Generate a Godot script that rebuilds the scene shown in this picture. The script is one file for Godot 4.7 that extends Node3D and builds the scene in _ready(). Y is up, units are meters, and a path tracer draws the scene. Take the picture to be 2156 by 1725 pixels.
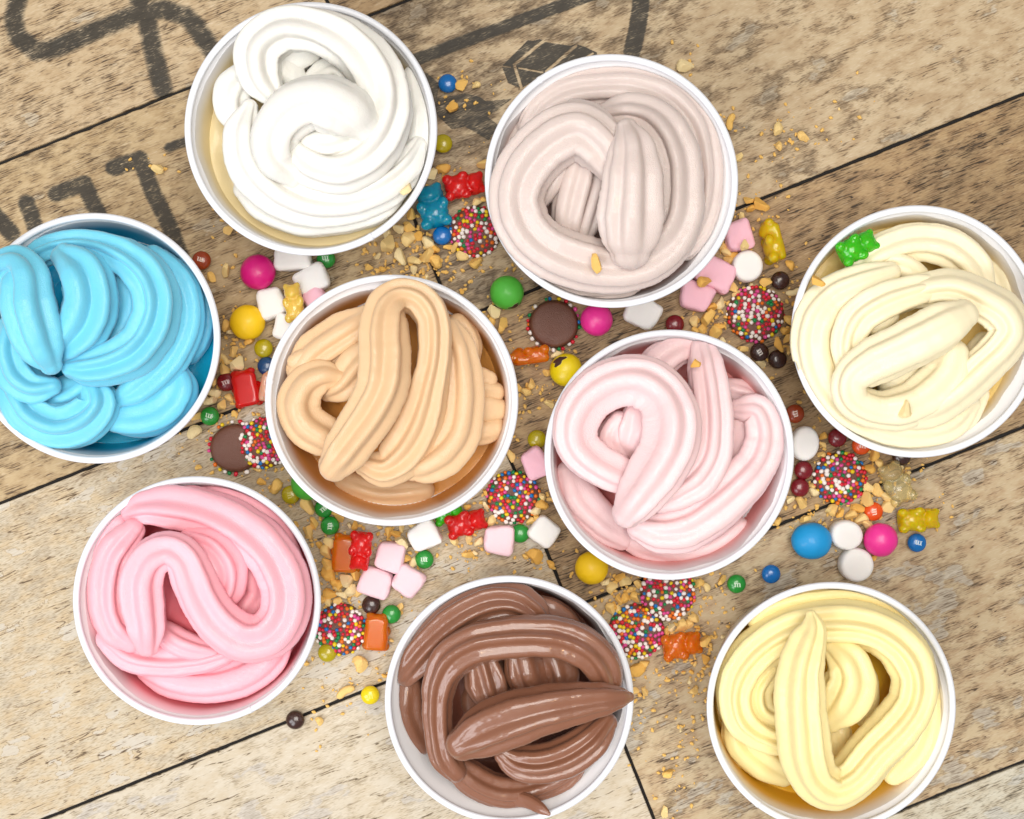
extends Node3D
# Nine paper cups of soft serve on a tiled wood-look tabletop, seen from straight above.

const CAM_H := 0.615        # camera height over the tabletop
const RIM_H := 0.065        # height of a cup
const FOCAL := 3003.0       # focal length in units of the photograph at 2156 x 1725
const NAT := 0.748611       # full-size photograph to 2156-wide units
var rng := RandomNumberGenerator.new()
var mats := {}
var refs := []              # [Vector2, short phrase] of every object a peanut chip may lie beside

func _ready() -> void:
	rng.seed = 11
	camera_and_light()
	tabletop()
	cups()
	candies()
	peanuts()

func camera_and_light() -> void:
	var cam := Camera3D.new(); cam.name = "camera"
	cam.position = Vector3(0, CAM_H, 0); cam.rotation_degrees = Vector3(-90, 0, 0)
	cam.fov = rad_to_deg(2.0 * atan(862.5 / FOCAL)); cam.near = 0.01; cam.far = 20.0
	add_child(cam); cam.current = true
	var we := WorldEnvironment.new(); we.name = "surroundings"
	var e := Environment.new()
	e.background_mode = Environment.BG_COLOR
	e.background_color = Color(0.52, 0.52, 0.53)
	e.tonemap_mode = Environment.TONE_MAPPER_LINEAR
	e.tonemap_exposure = 1.15
	e.sdfgi_enabled = true; e.ssao_enabled = true; e.ssil_enabled = true
	we.environment = e; add_child(we)
	# a two-pane window low on the near left, and an added overhead fill panel
	area("window_light", Vector3(-0.85, 1.15, 0.5), Vector3(0, 0, 0), Vector2(0.42, 0.8), 1.8, Color(0.98, 0.985, 1.0))
	area("window_light", Vector3(-0.5, 1.15, 0.9), Vector3(0, 0, 0), Vector2(0.42, 0.8), 1.8, Color(0.98, 0.985, 1.0))
	area("overhead_fill", Vector3(0.06, 1.65, -0.1), Vector3(0, 0, 0), Vector2(0.85, 0.85), 2.5, Color(1.0, 0.985, 0.96))
	# small warm lamps high up, far off
	for at in [Vector3(0.25, 1.6, -0.5), Vector3(-0.2, 1.7, -0.35), Vector3(0.5, 1.6, 0.25)]:
		var bulb := OmniLight3D.new(); bulb.name = "warm_lamp"; bulb.position = at
		bulb.light_energy = 0.05; bulb.light_color = Color(1.0, 0.8, 0.55); bulb.light_size = 0.025
		bulb.omni_range = 6.0; bulb.omni_attenuation = 2.0; bulb.shadow_enabled = true
		add_child(bulb, true)

func area(called: String, at: Vector3, to: Vector3, size: Vector2, energy: float, c: Color) -> void:
	var l := AreaLight3D.new(); l.name = called
	l.area_size = size; l.area_normalize_energy = false
	l.light_energy = energy; l.light_color = c; l.shadow_enabled = true
	l.area_range = 6.0; l.area_attenuation = 2.0
	add_child(l, true)
	l.look_at_from_position(at, to, Vector3(0, 1, 0.01) if absf(at.x - to.x) + absf(at.z - to.z) > 0.8 else Vector3(0, 0, -1))

# ---------------------------------------------------------------- measures
func P(px: float, py: float, y: float) -> Vector3:      # a point of the 2156-wide photograph, at height y
	var k := (CAM_H - y) / FOCAL
	return Vector3((px - 1078.0) * k, y, (py - 862.5) * k)

func N(nx: float, ny: float, y: float) -> Vector3:      # the same from the full-size photograph
	return P(nx * NAT, ny * NAT, y)

func mm(native: float) -> float:                        # full-size pixels at the tabletop, in metres
	return native * NAT * CAM_H / FOCAL

# ---------------------------------------------------------------- objects
func thing(called: String, label: String, category: String, at: Vector3, group := "") -> Node3D:
	var o := Node3D.new(); o.name = called; add_child(o, true); o.position = at
	tag(o, label, category, group)
	return o

func tag(o: Node, label: String, category: String, group := "") -> void:
	o.set_meta("label", label); o.set_meta("category", category)
	if group != "": o.set_meta("group", group)

func put(called: String, mesh: Mesh, m: Material, parent: Node = self, at := Vector3.ZERO) -> MeshInstance3D:
	var o := MeshInstance3D.new(); o.name = called; o.mesh = mesh
	o.material_override = m
	parent.add_child(o, true); o.position = at
	return o

func s3(r: float, g: float, b: float) -> Color:
	return Color(r / 255.0, g / 255.0, b / 255.0)

func mat(key: String, c: Color, rough: float, spec := 0.5, coat := 0.0) -> StandardMaterial3D:
	if mats.has(key): return mats[key]
	var m := StandardMaterial3D.new(); m.resource_name = key
	m.albedo_color = c; m.roughness = rough; m.metallic_specular = spec
	if coat > 0.0:
		m.clearcoat_enabled = true; m.clearcoat = coat; m.clearcoat_roughness = 0.12
	mats[key] = m
	return m

func noise_tex(freq: float, oct: int, sd: int, size := 256) -> NoiseTexture2D:
	var key := "noise%f_%d_%d" % [freq, oct, sd]
	if mats.has(key): return mats[key]
	var n := FastNoiseLite.new(); n.noise_type = FastNoiseLite.TYPE_SIMPLEX_SMOOTH
	n.frequency = freq; n.fractal_octaves = oct; n.seed = sd
	var t := NoiseTexture2D.new(); t.width = size; t.height = size; t.seamless = true; t.noise = n
	mats[key] = t
	return t

func bumpy(m: StandardMaterial3D, freq: float, oct: int, per_m: float, depth_cm: float) -> StandardMaterial3D:
	m.heightmap_enabled = true; m.heightmap_texture = noise_tex(freq, oct, 5)
	m.heightmap_scale = depth_cm
	m.uv1_triplanar = true; m.uv1_scale = Vector3.ONE * per_m
	return m

# ---------------------------------------------------------------- meshes
func grid_mesh(v: PackedVector3Array, rows: int, cols: int, closed: bool, tint := PackedColorArray()) -> ArrayMesh:
	# rows x cols points, wrapped round in the column direction when closed
	var idx := PackedInt32Array()
	var last := cols if closed else cols - 1
	for i in rows - 1:
		for j in last:
			var j2 := (j + 1) % cols
			var a := i * cols + j; var b := i * cols + j2
			var c := (i + 1) * cols + j; var d := (i + 1) * cols + j2
			idx.append_array([a, c, b, b, c, d])
	return index_mesh(v, idx, true, tint)

func index_mesh(v: PackedVector3Array, idx: PackedInt32Array, smooth := true, tint := PackedColorArray()) -> ArrayMesh:
	var arr := []; arr.resize(Mesh.ARRAY_MAX)
	arr[Mesh.ARRAY_VERTEX] = v; arr[Mesh.ARRAY_INDEX] = idx
	if tint.size(): arr[Mesh.ARRAY_COLOR] = tint
	var m := ArrayMesh.new(); m.add_surface_from_arrays(Mesh.PRIMITIVE_TRIANGLES, arr)
	var st := SurfaceTool.new(); st.create_from(m, 0)
	if smooth:
		st.generate_normals()
		return st.commit()
	var st2 := SurfaceTool.new(); st2.begin(Mesh.PRIMITIVE_TRIANGLES); st2.set_smooth_group(-1)
	for k in idx: st2.add_vertex(v[k])
	st2.generate_normals()
	return st2.commit()

func lathe(profile: Array, n := 48) -> ArrayMesh:       # [radius, height] from the axis at the top outwards and down
	var v := PackedVector3Array()
	for p in profile:
		for j in n:
			var a := TAU * j / n
			v.append(Vector3(p[0] * cos(a), p[1], p[0] * sin(a)))
	var idx := PackedInt32Array()
	for i in profile.size() - 1:
		for j in n:
			var j2 := (j + 1) % n
			var a := i * n + j; var b := i * n + j2
			var c := (i + 1) * n + j; var d := (i + 1) * n + j2
			idx.append_array([a, b, c, b, d, c])
	return index_mesh(v, idx)

func ball_profile(r: float, h: float, power := 1.0, n := 14) -> Array:
	var p := []
	for i in n + 1:
		var t := PI * i / n
		p.append([r * pow(maxf(sin(t), 0.0005), power), h * cos(t)])
	return p

func smin(a: float, b: float, k: float) -> float:
	var h := maxf(k - absf(a - b), 0.0) / k
	return minf(a, b) - h * h * k * 0.25

func surface_nets(f: Callable, lo: Vector3, hi: Vector3, cell: float) -> ArrayMesh:
	var nx := int((hi.x - lo.x) / cell) + 2; var ny := int((hi.y - lo.y) / cell) + 2; var nz := int((hi.z - lo.z) / cell) + 2
	var val := PackedFloat32Array(); val.resize(nx * ny * nz)
	for k in nz:
		for j in ny:
			for i in nx:
				val[(k * ny + j) * nx + i] = f.call(lo + Vector3(i, j, k) * cell)
	var off := [0, 1, nx, nx + 1, nx * ny, nx * ny + 1, nx * ny + nx, nx * ny + nx + 1]
	var cor := [Vector3(0, 0, 0), Vector3(1, 0, 0), Vector3(0, 1, 0), Vector3(1, 1, 0), Vector3(0, 0, 1), Vector3(1, 0, 1), Vector3(0, 1, 1), Vector3(1, 1, 1)]
	var edges := [[0, 1], [0, 2], [0, 4], [1, 3], [1, 5], [2, 3], [2, 6], [3, 7], [4, 5], [4, 6], [5, 7], [6, 7]]
	var at := PackedInt32Array(); at.resize(nx * ny * nz); at.fill(-1)
	var v := PackedVector3Array(); var idx := PackedInt32Array()
	for k in nz - 1:
		for j in ny - 1:
			for i in nx - 1:
				var b := (k * ny + j) * nx + i
				var s := Vector3.ZERO; var n := 0
				for e in edges:
					var va := val[b + off[e[0]]]; var vb := val[b + off[e[1]]]
					if (va < 0.0) != (vb < 0.0):
						s += (cor[e[0]] as Vector3).lerp(cor[e[1]], va / (va - vb)); n += 1
				if n:
					at[b] = v.size(); v.append(lo + (Vector3(i, j, k) + s / n) * cell)
	for k in range(1, nz - 1):
		for j in range(1, ny - 1):
			for i in range(1, nx - 1):
				var b := (k * ny + j) * nx + i
				var ins := val[b] < 0.0
				for ax in 3:
					var step: int = [1, nx, nx * ny][ax]
					if ins == (val[b + step] < 0.0): continue
					var u: int = [nx, nx * ny, 1][ax]; var w: int = [nx * ny, 1, nx][ax]
					var q := [at[b - u - w], at[b - w], at[b], at[b - u]]
					if q.min() < 0: continue
					if ins: idx.append_array([q[0], q[2], q[1], q[0], q[3], q[2]])
					else: idx.append_array([q[0], q[1], q[2], q[0], q[2], q[3]])
	return index_mesh(v, idx)

# ---------------------------------------------------------------- tabletop
const CA := 0.92848         # grain direction in the photograph: rising to the right by 21.8 degrees
const SA := 0.37137
const TS := 1.0            # texels per 2156-wide unit
const PW := 1400.0          # plank length and pitch in 2156-wide units
const V_EDGE := [-346.0, 318.5, 984.0, 1636.0, 2290.0, 2944.0]
const U_JOINT := 638.0

func uv_to_px(u: float, v: float) -> Vector2: return Vector2(u * CA + v * SA, -u * SA + v * CA)
func px_to_uv(x: float, y: float) -> Vector2: return Vector2(x * CA - y * SA, x * SA + y * CA)

func noise_bytes(w: int, h: int, freq: float, oct: int, sd: int, stretch: int, kind := FastNoiseLite.TYPE_SIMPLEX_SMOOTH) -> PackedByteArray:
	var n := FastNoiseLite.new(); n.noise_type = kind; n.seed = sd; n.frequency = freq
	n.fractal_octaves = oct; n.fractal_gain = 0.55
	var im := n.get_image(int(w / float(stretch)) + 1, h)
	im.convert(Image.FORMAT_L8)
	if stretch > 1: im.resize(w, h, Image.INTERPOLATE_CUBIC)
	else: im.crop(w, h)
	return im.get_data()

func stroke_mask(mask: PackedFloat32Array, w: int, h: int, u0: float, v0: float, pts: Array, half: float, soft: float, value := 1.0) -> void:
	for s in pts.size() - 1:
		var a := px_to_uv(pts[s][0], pts[s][1]); var b := px_to_uv(pts[s + 1][0], pts[s + 1][1])
		a = (a - Vector2(u0, v0)) * TS; b = (b - Vector2(u0, v0)) * TS
		var r := (half + soft) * TS
		for y in range(maxi(0, int(minf(a.y, b.y) - r)), mini(h, int(maxf(a.y, b.y) + r) + 1)):
			for x in range(maxi(0, int(minf(a.x, b.x) - r)), mini(w, int(maxf(a.x, b.x) + r) + 1)):
				var p := Vector2(x, y)
				var d := p.distance_to(Geometry2D.get_closest_point_to_segment(p, a, b)) / TS
				var c := clampf((half + soft - d) / (2.0 * soft), 0.0, 1.0)
				if value > 0.0: mask[y * w + x] = maxf(mask[y * w + x], c * value)
				else: mask[y * w + x] = minf(mask[y * w + x], 1.0 - c)

func fill_mask(mask: PackedFloat32Array, w: int, h: int, u0: float, v0: float, poly: Array, value: float) -> void:
	var q := PackedVector2Array()
	var lo := Vector2(1e9, 1e9); var hi := -lo
	for p in poly:
		var t := (px_to_uv(p[0], p[1]) - Vector2(u0, v0)) * TS
		q.append(t); lo = lo.min(t); hi = hi.max(t)
	for y in range(maxi(0, int(lo.y)), mini(h, int(hi.y) + 1)):
		for x in range(maxi(0, int(lo.x)), mini(w, int(hi.x) + 1)):
			if Geometry2D.is_point_in_polygon(Vector2(x, y), q): mask[y * w + x] = value

func plank_texture(row: int, col: int, look: Dictionary) -> ImageTexture:
	var w := int(PW * TS); var h := int((V_EDGE[row + 1] - V_EDGE[row]) * TS)
	var u0 := U_JOINT + (col - 1) * PW; var v0: float = V_EDGE[row]
	var sd := row * 10 + col * 3 + 1
	var streak := noise_bytes(w, h, look.get("sf", 0.3), 3, sd, 15)
	var fine := noise_bytes(w, h, 0.42, 2, sd + 100, 6)
	var blotch := noise_bytes(w, h, 0.011, 4, sd + 200, 2)
	var tone := noise_bytes(w, h, 0.03, 4, sd + 300, 2)
	var crack := noise_bytes(w, h, look.get("cf", 0.028), 3, sd + 400, 13)
	var mask := PackedFloat32Array(); mask.resize(w * h)
	for s in look.get("strokes", []): stroke_mask(mask, w, h, u0, v0, s[0], s[1], s[2])
	for s in look.get("fills", []): fill_mask(mask, w, h, u0, v0, s[0], s[1])
	for s in look.get("lines", []): stroke_mask(mask, w, h, u0, v0, s[0], s[1], s[2], -1.0)
	var base: Color = look.base; var dark: Color = look.dark; var pale: Color = look.pale; var warm: Color = look.warm
	var ka: float = look.streak; var kf: float = look.fine; var kb: float = look.blotch; var bias: float = look.bias
	var thr: float = look.get("thr", 2.0); var line: float = look.get("line", 0.0); var kc: float = look.get("crack", 0.4)
	var gu: float = look.get("gu", 0.0); var gv: float = look.get("gv", 0.0); var gt: float = look.get("gt", 0.0)
	var ink := s3(46, 43, 37)
	var out := PackedByteArray(); out.resize(w * h * 3)
	var masked := look.has("strokes")
	for y in h:
		for x in w:
			var i := y * w + x
			var s := streak[i] / 127.5 - 1.0
			var f := fine[i] / 127.5 - 1.0
			var b := blotch[i] / 127.5 - 1.0
			var t := tone[i] / 127.5 - 1.0
			var grad := gt + gu * x / w + gv * y / h
			var k := 0.82 * ka * clampf((s - 0.14) * 3.2, 0.0, 1.0) * clampf(0.55 + 0.9 * t + 0.6 * b, 0.1, 1.3) + kf * 0.55 * clampf((f - 0.1) * 1.8, -0.15, 1.0) + kb * 1.25 * (b + 0.6 * t) + bias + grad
			k = clampf(k, 0.0, 1.0)
			var wv := clampf(0.45 + 0.9 * t + 0.35 * f, 0.0, 1.0)
			var c := base.lerp(warm, wv)
			var over := b + 0.35 * t + 0.05 * f
			if over > thr:
				c = c.lerp(pale, clampf((over - thr) * 9.0, 0.0, 0.7)); k *= 0.6
			elif line > 0.0 and over > thr - 0.022 and t > -0.2:
				k = maxf(k, line)
			var q := absf(crack[i] / 127.5 - 1.0 - 0.12)
			if q < 0.04 and s > -0.2: k = maxf(k, kc * (1.0 - q / 0.04) * clampf(0.6 + 1.6 * t, 0.0, 1.0) * 2.2)
			c = c.lerp(dark, minf(k, 1.0))
			c = c.lightened(clampf(-0.16 * (f + 0.15) - 0.26 * (s + 0.2), 0.0, 0.2))
			if masked and mask[i] > 0.0:
				var m := clampf(mask[i] * (1.5 + 0.9 * f + 0.5 * s + 0.6 * t) - 0.24, 0.0, 1.0) * 0.86
				if f > 0.62: m *= 0.45
				c = c.lerp(ink, m)
			out[i * 3] = int(c.r * 255.0); out[i * 3 + 1] = int(c.g * 255.0); out[i * 3 + 2] = int(c.b * 255.0)
	return ImageTexture.create_from_image(Image.create_from_data(w, h, false, Image.FORMAT_RGB8, out))

func plank_mesh(u0: float, u1: float, v0: float, v1: float) -> ArrayMesh:
	# a slab with a narrow bevel round its top; its edge wavers a little and has small chips
	var n := FastNoiseLite.new(); n.seed = int(absf(u0 * 3.0 + v0)) % 9999; n.frequency = 0.022; n.fractal_octaves = 3
	var st := SurfaceTool.new(); st.begin(Mesh.PRIMITIVE_TRIANGLES); st.set_smooth_group(-1)
	var rings := []
	for r in [[4.6, 0.0, 1.0], [3.4, -0.0003, 0.7], [3.0, -0.0075, 0.2]]:
		var ring := []
		var corners := [Vector2(u0 + r[0], v0 + r[0]), Vector2(u1 - r[0], v0 + r[0]), Vector2(u1 - r[0], v1 - r[0]), Vector2(u0 + r[0], v1 - r[0])]
		for k in 4:
			var a: Vector2 = corners[k]; var b: Vector2 = corners[(k + 1) % 4]
			var steps := int(a.distance_to(b) / 9.0)
			var inward := (b - a).normalized().orthogonal() * -1.0
			for s in steps:
				var q := a.lerp(b, float(s) / steps)
				var w := n.get_noise_2d(q.x, q.y)
				if s > 0: q += inward * r[2] * (1.1 * w + maxf(0.0, w - 0.3) * 7.0)
				var px := uv_to_px(q.x, q.y); var p := P(px.x, px.y, 0.0); p.y = r[1]
				ring.append([p, Vector2((q.x - u0) / (u1 - u0), (q.y - v0) / (v1 - v0))])
		rings.append(ring)
	var cx := uv_to_px((u0 + u1) / 2.0, (v0 + v1) / 2.0); var mid := [P(cx.x, cx.y, 0.0), Vector2(0.5, 0.5)]
	var m: int = rings[0].size()
	for k in m:
		for e in [mid, rings[0][k], rings[0][(k + 1) % m]]: st.set_uv(e[1]); st.add_vertex(e[0])
	for r in 2:
		m = mini(rings[r].size(), rings[r + 1].size())
		for k in m:
			var a = rings[r][k]; var b = rings[r][(k + 1) % m]; var c = rings[r + 1][k]; var d = rings[r + 1][(k + 1) % m]
			for e in [a, c, b, b, c, d]: st.set_uv(e[1]); st.add_vertex(e[0])
	st.generate_normals()
	return st.commit()

func tabletop() -> void:
	var top := Node3D.new(); top.name = "floor"; add_child(top); top.set_meta("kind", "structure")
	top.set_meta("label", "weathered wood-look tile planks with dark joints and faded stencil prints")
	var looks := [[
		{"base": s3(191, 169, 135), "warm": s3(174, 148, 112), "dark": s3(64, 50, 36), "pale": s3(203, 191, 168), "streak": 0.95, "fine": 0.35, "blotch": 0.12, "bias": 0.0, "thr": 0.65,
			"strokes": [
				[[[40, -20], [32, 15], [28, 42], [36, 76], [75, 108], [118, 100], [195, 66], [250, 44], [296, 22], [345, 20], [388, 32], [416, 60], [440, 98], [462, 130]], 19, 8],
				[[[288, -10], [308, 36], [322, 110], [343, 192]], 19, 8]]},
		{"base": s3(172, 146, 110), "warm": s3(153, 125, 88), "dark": s3(58, 44, 32), "pale": s3(193, 174, 146), "streak": 0.75, "fine": 0.5, "blotch": 0.25, "bias": 0.05, "thr": 0.70}
	], [
		{"base": s3(185, 162, 124), "warm": s3(164, 138, 100), "dark": s3(59, 45, 32), "pale": s3(202, 188, 162), "streak": 0.9, "fine": 0.3, "blotch": 0.2, "bias": 0.02, "thr": 0.65,
			"strokes": [
				[[[239, 353], [294, 335], [320, 403], [358, 480], [380, 540]], 17, 5], [[[117, 408], [176, 387], [203, 445], [232, 520]], 17, 5],
				[[[55, 428], [72, 475], [92, 530]], 17, 5], [[[-12, 452], [24, 492]], 17, 5], [[[355, 310], [412, 290]], 9, 5]]},
		{"base": s3(191, 171, 138), "warm": s3(171, 146, 112), "dark": s3(76, 61, 43), "pale": s3(210, 200, 179), "streak": 0.4, "fine": 0.75, "blotch": 0.55, "bias": 0.3, "thr": 0.60, "gu": -0.75, "gt": 0.06,
			"strokes": [[[[868, 128], [1000, 78], [1229, -6], [1300, -30]], 13, 2.5], [[[1352, -30], [1346, 30], [1340, 66], [1330, 108]], 18, 2.5]],
			"fills": [[[[1056, 139], [1111, 84], [1118, 86], [1138, 82], [1146, 88], [1200, 96], [1211, 92], [1230, 98], [1256, 110], [1258, 122], [1170, 140], [1096, 186], [1069, 174]], 0.95],
				[[[880, 150], [898, 153], [925, 177], [919, 207], [980, 196], [1010, 204], [1022, 213], [1078, 207], [1045, 232], [1025, 245], [1049, 263], [1028, 295], [1003, 280], [978, 266], [951, 272], [919, 242], [900, 200]], 0.7]],
			"lines": [[[[1144, 86], [1082, 136], [1097, 184]], 3.2, 1.2], [[[1212, 96], [1150, 150]], 3.2, 1.2], [[[1092, 143], [1142, 152]], 1.8, 0.8], [[[1054, 139], [1074, 141]], 1.6, 0.8], [[[1248, 112], [1226, 124]], 2.0, 1.0]]}
	], [
		{"base": s3(197, 184, 160), "warm": s3(193, 172, 138), "dark": s3(88, 70, 50), "pale": s3(197, 191, 180), "streak": 0.45, "fine": 0.6, "blotch": -0.22, "bias": 0.02, "thr": 0.36, "line": 0.5, "gu": 0.2, "gv": -0.12, "gt": -0.05, "crack": 0.6},
		{"base": s3(176, 148, 108), "warm": s3(158, 127, 90), "dark": s3(61, 48, 34), "pale": s3(194, 174, 142), "streak": 1.15, "fine": 0.25, "blotch": 0.15, "bias": 0.1, "thr": 0.80, "crack": 0.8}
	], [
		{"base": s3(200, 189, 169), "warm": s3(192, 177, 151), "dark": s3(88, 74, 55), "pale": s3(200, 194, 186), "streak": 0.4, "fine": 0.5, "blotch": 0.28, "bias": -0.08, "thr": 0.45, "crack": 0.6},
		{"base": s3(187, 168, 135), "warm": s3(171, 144, 110), "dark": s3(76, 61, 44), "pale": s3(194, 188, 175), "streak": 0.75, "fine": 0.5, "blotch": 0.3, "bias": 0.02, "thr": 0.40, "line": 0.25, "crack": 0.7}
	], [
		{"base": s3(203, 196, 172), "warm": s3(194, 180, 151), "dark": s3(83, 71, 54), "pale": s3(206, 206, 195), "streak": 0.6, "fine": 0.55, "blotch": 0.25, "bias": 0.0, "thr": 0.50},
		{"base": s3(196, 189, 169), "warm": s3(183, 170, 145), "dark": s3(69, 62, 50), "pale": s3(202, 200, 190), "streak": 0.6, "fine": 0.7, "blotch": 0.2, "bias": 0.0, "thr": 0.50}
	]]
	var tile := {}
	for r in 5:
		for c in 2:
			var m := StandardMaterial3D.new(); m.resource_name = "tile_%d_%d" % [r, c]
			m.albedo_texture = plank_texture(r, c, looks[r][c])
			m.roughness = 0.55; m.metallic_specular = 0.4
			m.heightmap_enabled = true; m.heightmap_texture = m.albedo_texture; m.heightmap_scale = 0.03
			tile[[r, c]] = m
	for r in range(-1, 6):
		var v0: float = V_EDGE[r] if r >= 0 and r <= 4 else (V_EDGE[0] - 660.0 if r < 0 else V_EDGE[5])
		var v1: float = V_EDGE[r + 1] if r >= 0 and r <= 4 else (V_EDGE[0] if r < 0 else V_EDGE[5] + 660.0)
		for c in range(-1, 3):
			var u0 := U_JOINT + (c - 1) * PW
			put("plank", plank_mesh(u0, u0 + PW, v0, v1), tile[[clampi(r, 0, 4) if r >= 0 else 3, posmod(c, 2)]], top)
	var grout := StandardMaterial3D.new(); grout.albedo_color = s3(30, 27, 25); grout.roughness = 0.9
	bumpy(grout, 0.05, 3, 40.0, 0.03)
	var pm := PlaneMesh.new(); pm.size = Vector2(2.4, 2.4)
	put("joint_filling", pm, grout, top, Vector3(0, -0.0016, 0))

# ---------------------------------------------------------------- cups and soft serve
const CUP_TOP := 0.0472     # radius of a cup just under its rim
const CUP_BASE := 0.0362

func wall_r(y: float) -> float: return lerpf(CUP_BASE, CUP_TOP, clampf(y / 0.0635, 0.0, 1.0))

func paper_cup(nx: float, ny: float, size: float, turn: float, label: String) -> Node3D:
	var at := N(nx, ny, RIM_H); at.y = 0.0
	var cup := thing("paper_cup", label, "paper cup", at, "white paper cups of soft serve")
	cup.rotation.y = turn; cup.scale = Vector3(size * rng.randf_range(1.0, 1.007), 1.0, size * rng.randf_range(0.997, 1.003))
	if not mats.has("cup_meshes"):
		var wall := lathe([[0.001, 0.0045], [0.0345, 0.0045], [CUP_BASE - 0.0006, 0.0062], [CUP_TOP - 0.0005, 0.0632], [CUP_TOP, 0.0632], [CUP_BASE, 0.0], [CUP_BASE - 0.0006, 0.0], [0.0345, 0.0035], [0.001, 0.0035]], 128)
		var rim := []
		for i in 17:
			var a := TAU * i / 16.0 + 0.4
			rim.append([CUP_TOP + 0.0003 + 0.00135 * cos(a), RIM_H - 0.00125 + 0.00122 * sin(a)])
		rim.reverse()
		# the overlap of the paper on the outside wall and the step it leaves in the rim
		var seam := PackedVector3Array()
		for i in 9:
			var y := 0.0628 * i / 8.0
			for s in [[-0.05, 0.0001], [-0.049, 0.0005], [0.05, 0.00045], [0.051, 0.0001]]:
				seam.append(Vector3((wall_r(y) + s[1]) * cos(s[0]), y, (wall_r(y) + s[1]) * sin(s[0])))
		var lap := PackedVector3Array()
		for s in [[-0.002, 0.0], [-0.0012, 0.00016], [0.02, 0.00014], [0.036, 0.0]]:
			for i in 17:
				var a := TAU * i / 16.0
				lap.append(Vector3((CUP_TOP + 0.0003 + (0.00135 + s[1]) * cos(a)) * cos(s[0]), RIM_H - 0.00125 + (0.00122 + s[1]) * sin(a), (CUP_TOP + 0.0003 + (0.00135 + s[1]) * cos(a)) * sin(s[0])))
		mats["cup_meshes"] = [wall, lathe(rim, 160), grid_mesh(seam, 9, 4, false), grid_mesh(lap, 4, 17, false)]
	var paper := mat("cup_paper", s3(238, 238, 240), 0.42, 0.5)
	var board := mat("rim_paper", s3(232, 235, 241), 0.32, 0.5)
	if not paper.heightmap_enabled: bumpy(paper, 0.03, 4, 25.0, 0.006)
	put("wall", mats["cup_meshes"][0], paper, cup); put("rolled_rim", mats["cup_meshes"][1], board, cup)
	put("side_seam", mats["cup_meshes"][2], paper, cup); put("rim_overlap", mats["cup_meshes"][3], board, cup)
	return cup

func ice_mat(key: String, c: Color, rough: float, sss := 0.0, coat := 0.0) -> StandardMaterial3D:
	var m := mat(key, c, rough, 0.45, coat)
	bumpy(m, 0.13, 4, 60.0, 0.02)
	m.rim_enabled = true; m.rim = 0.75 if key == "ice_blue" else 0.25; m.rim_tint = 0.1 if key == "ice_blue" else 0.5
	if sss > 0.0:
		m.subsurf_scatter_enabled = true; m.subsurf_scatter_strength = sss
	return m

var cup_size := 1.0
var crop := Vector3()       # the close-up a swirl was measured in: its corner in full-size pixels and its enlargement

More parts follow.
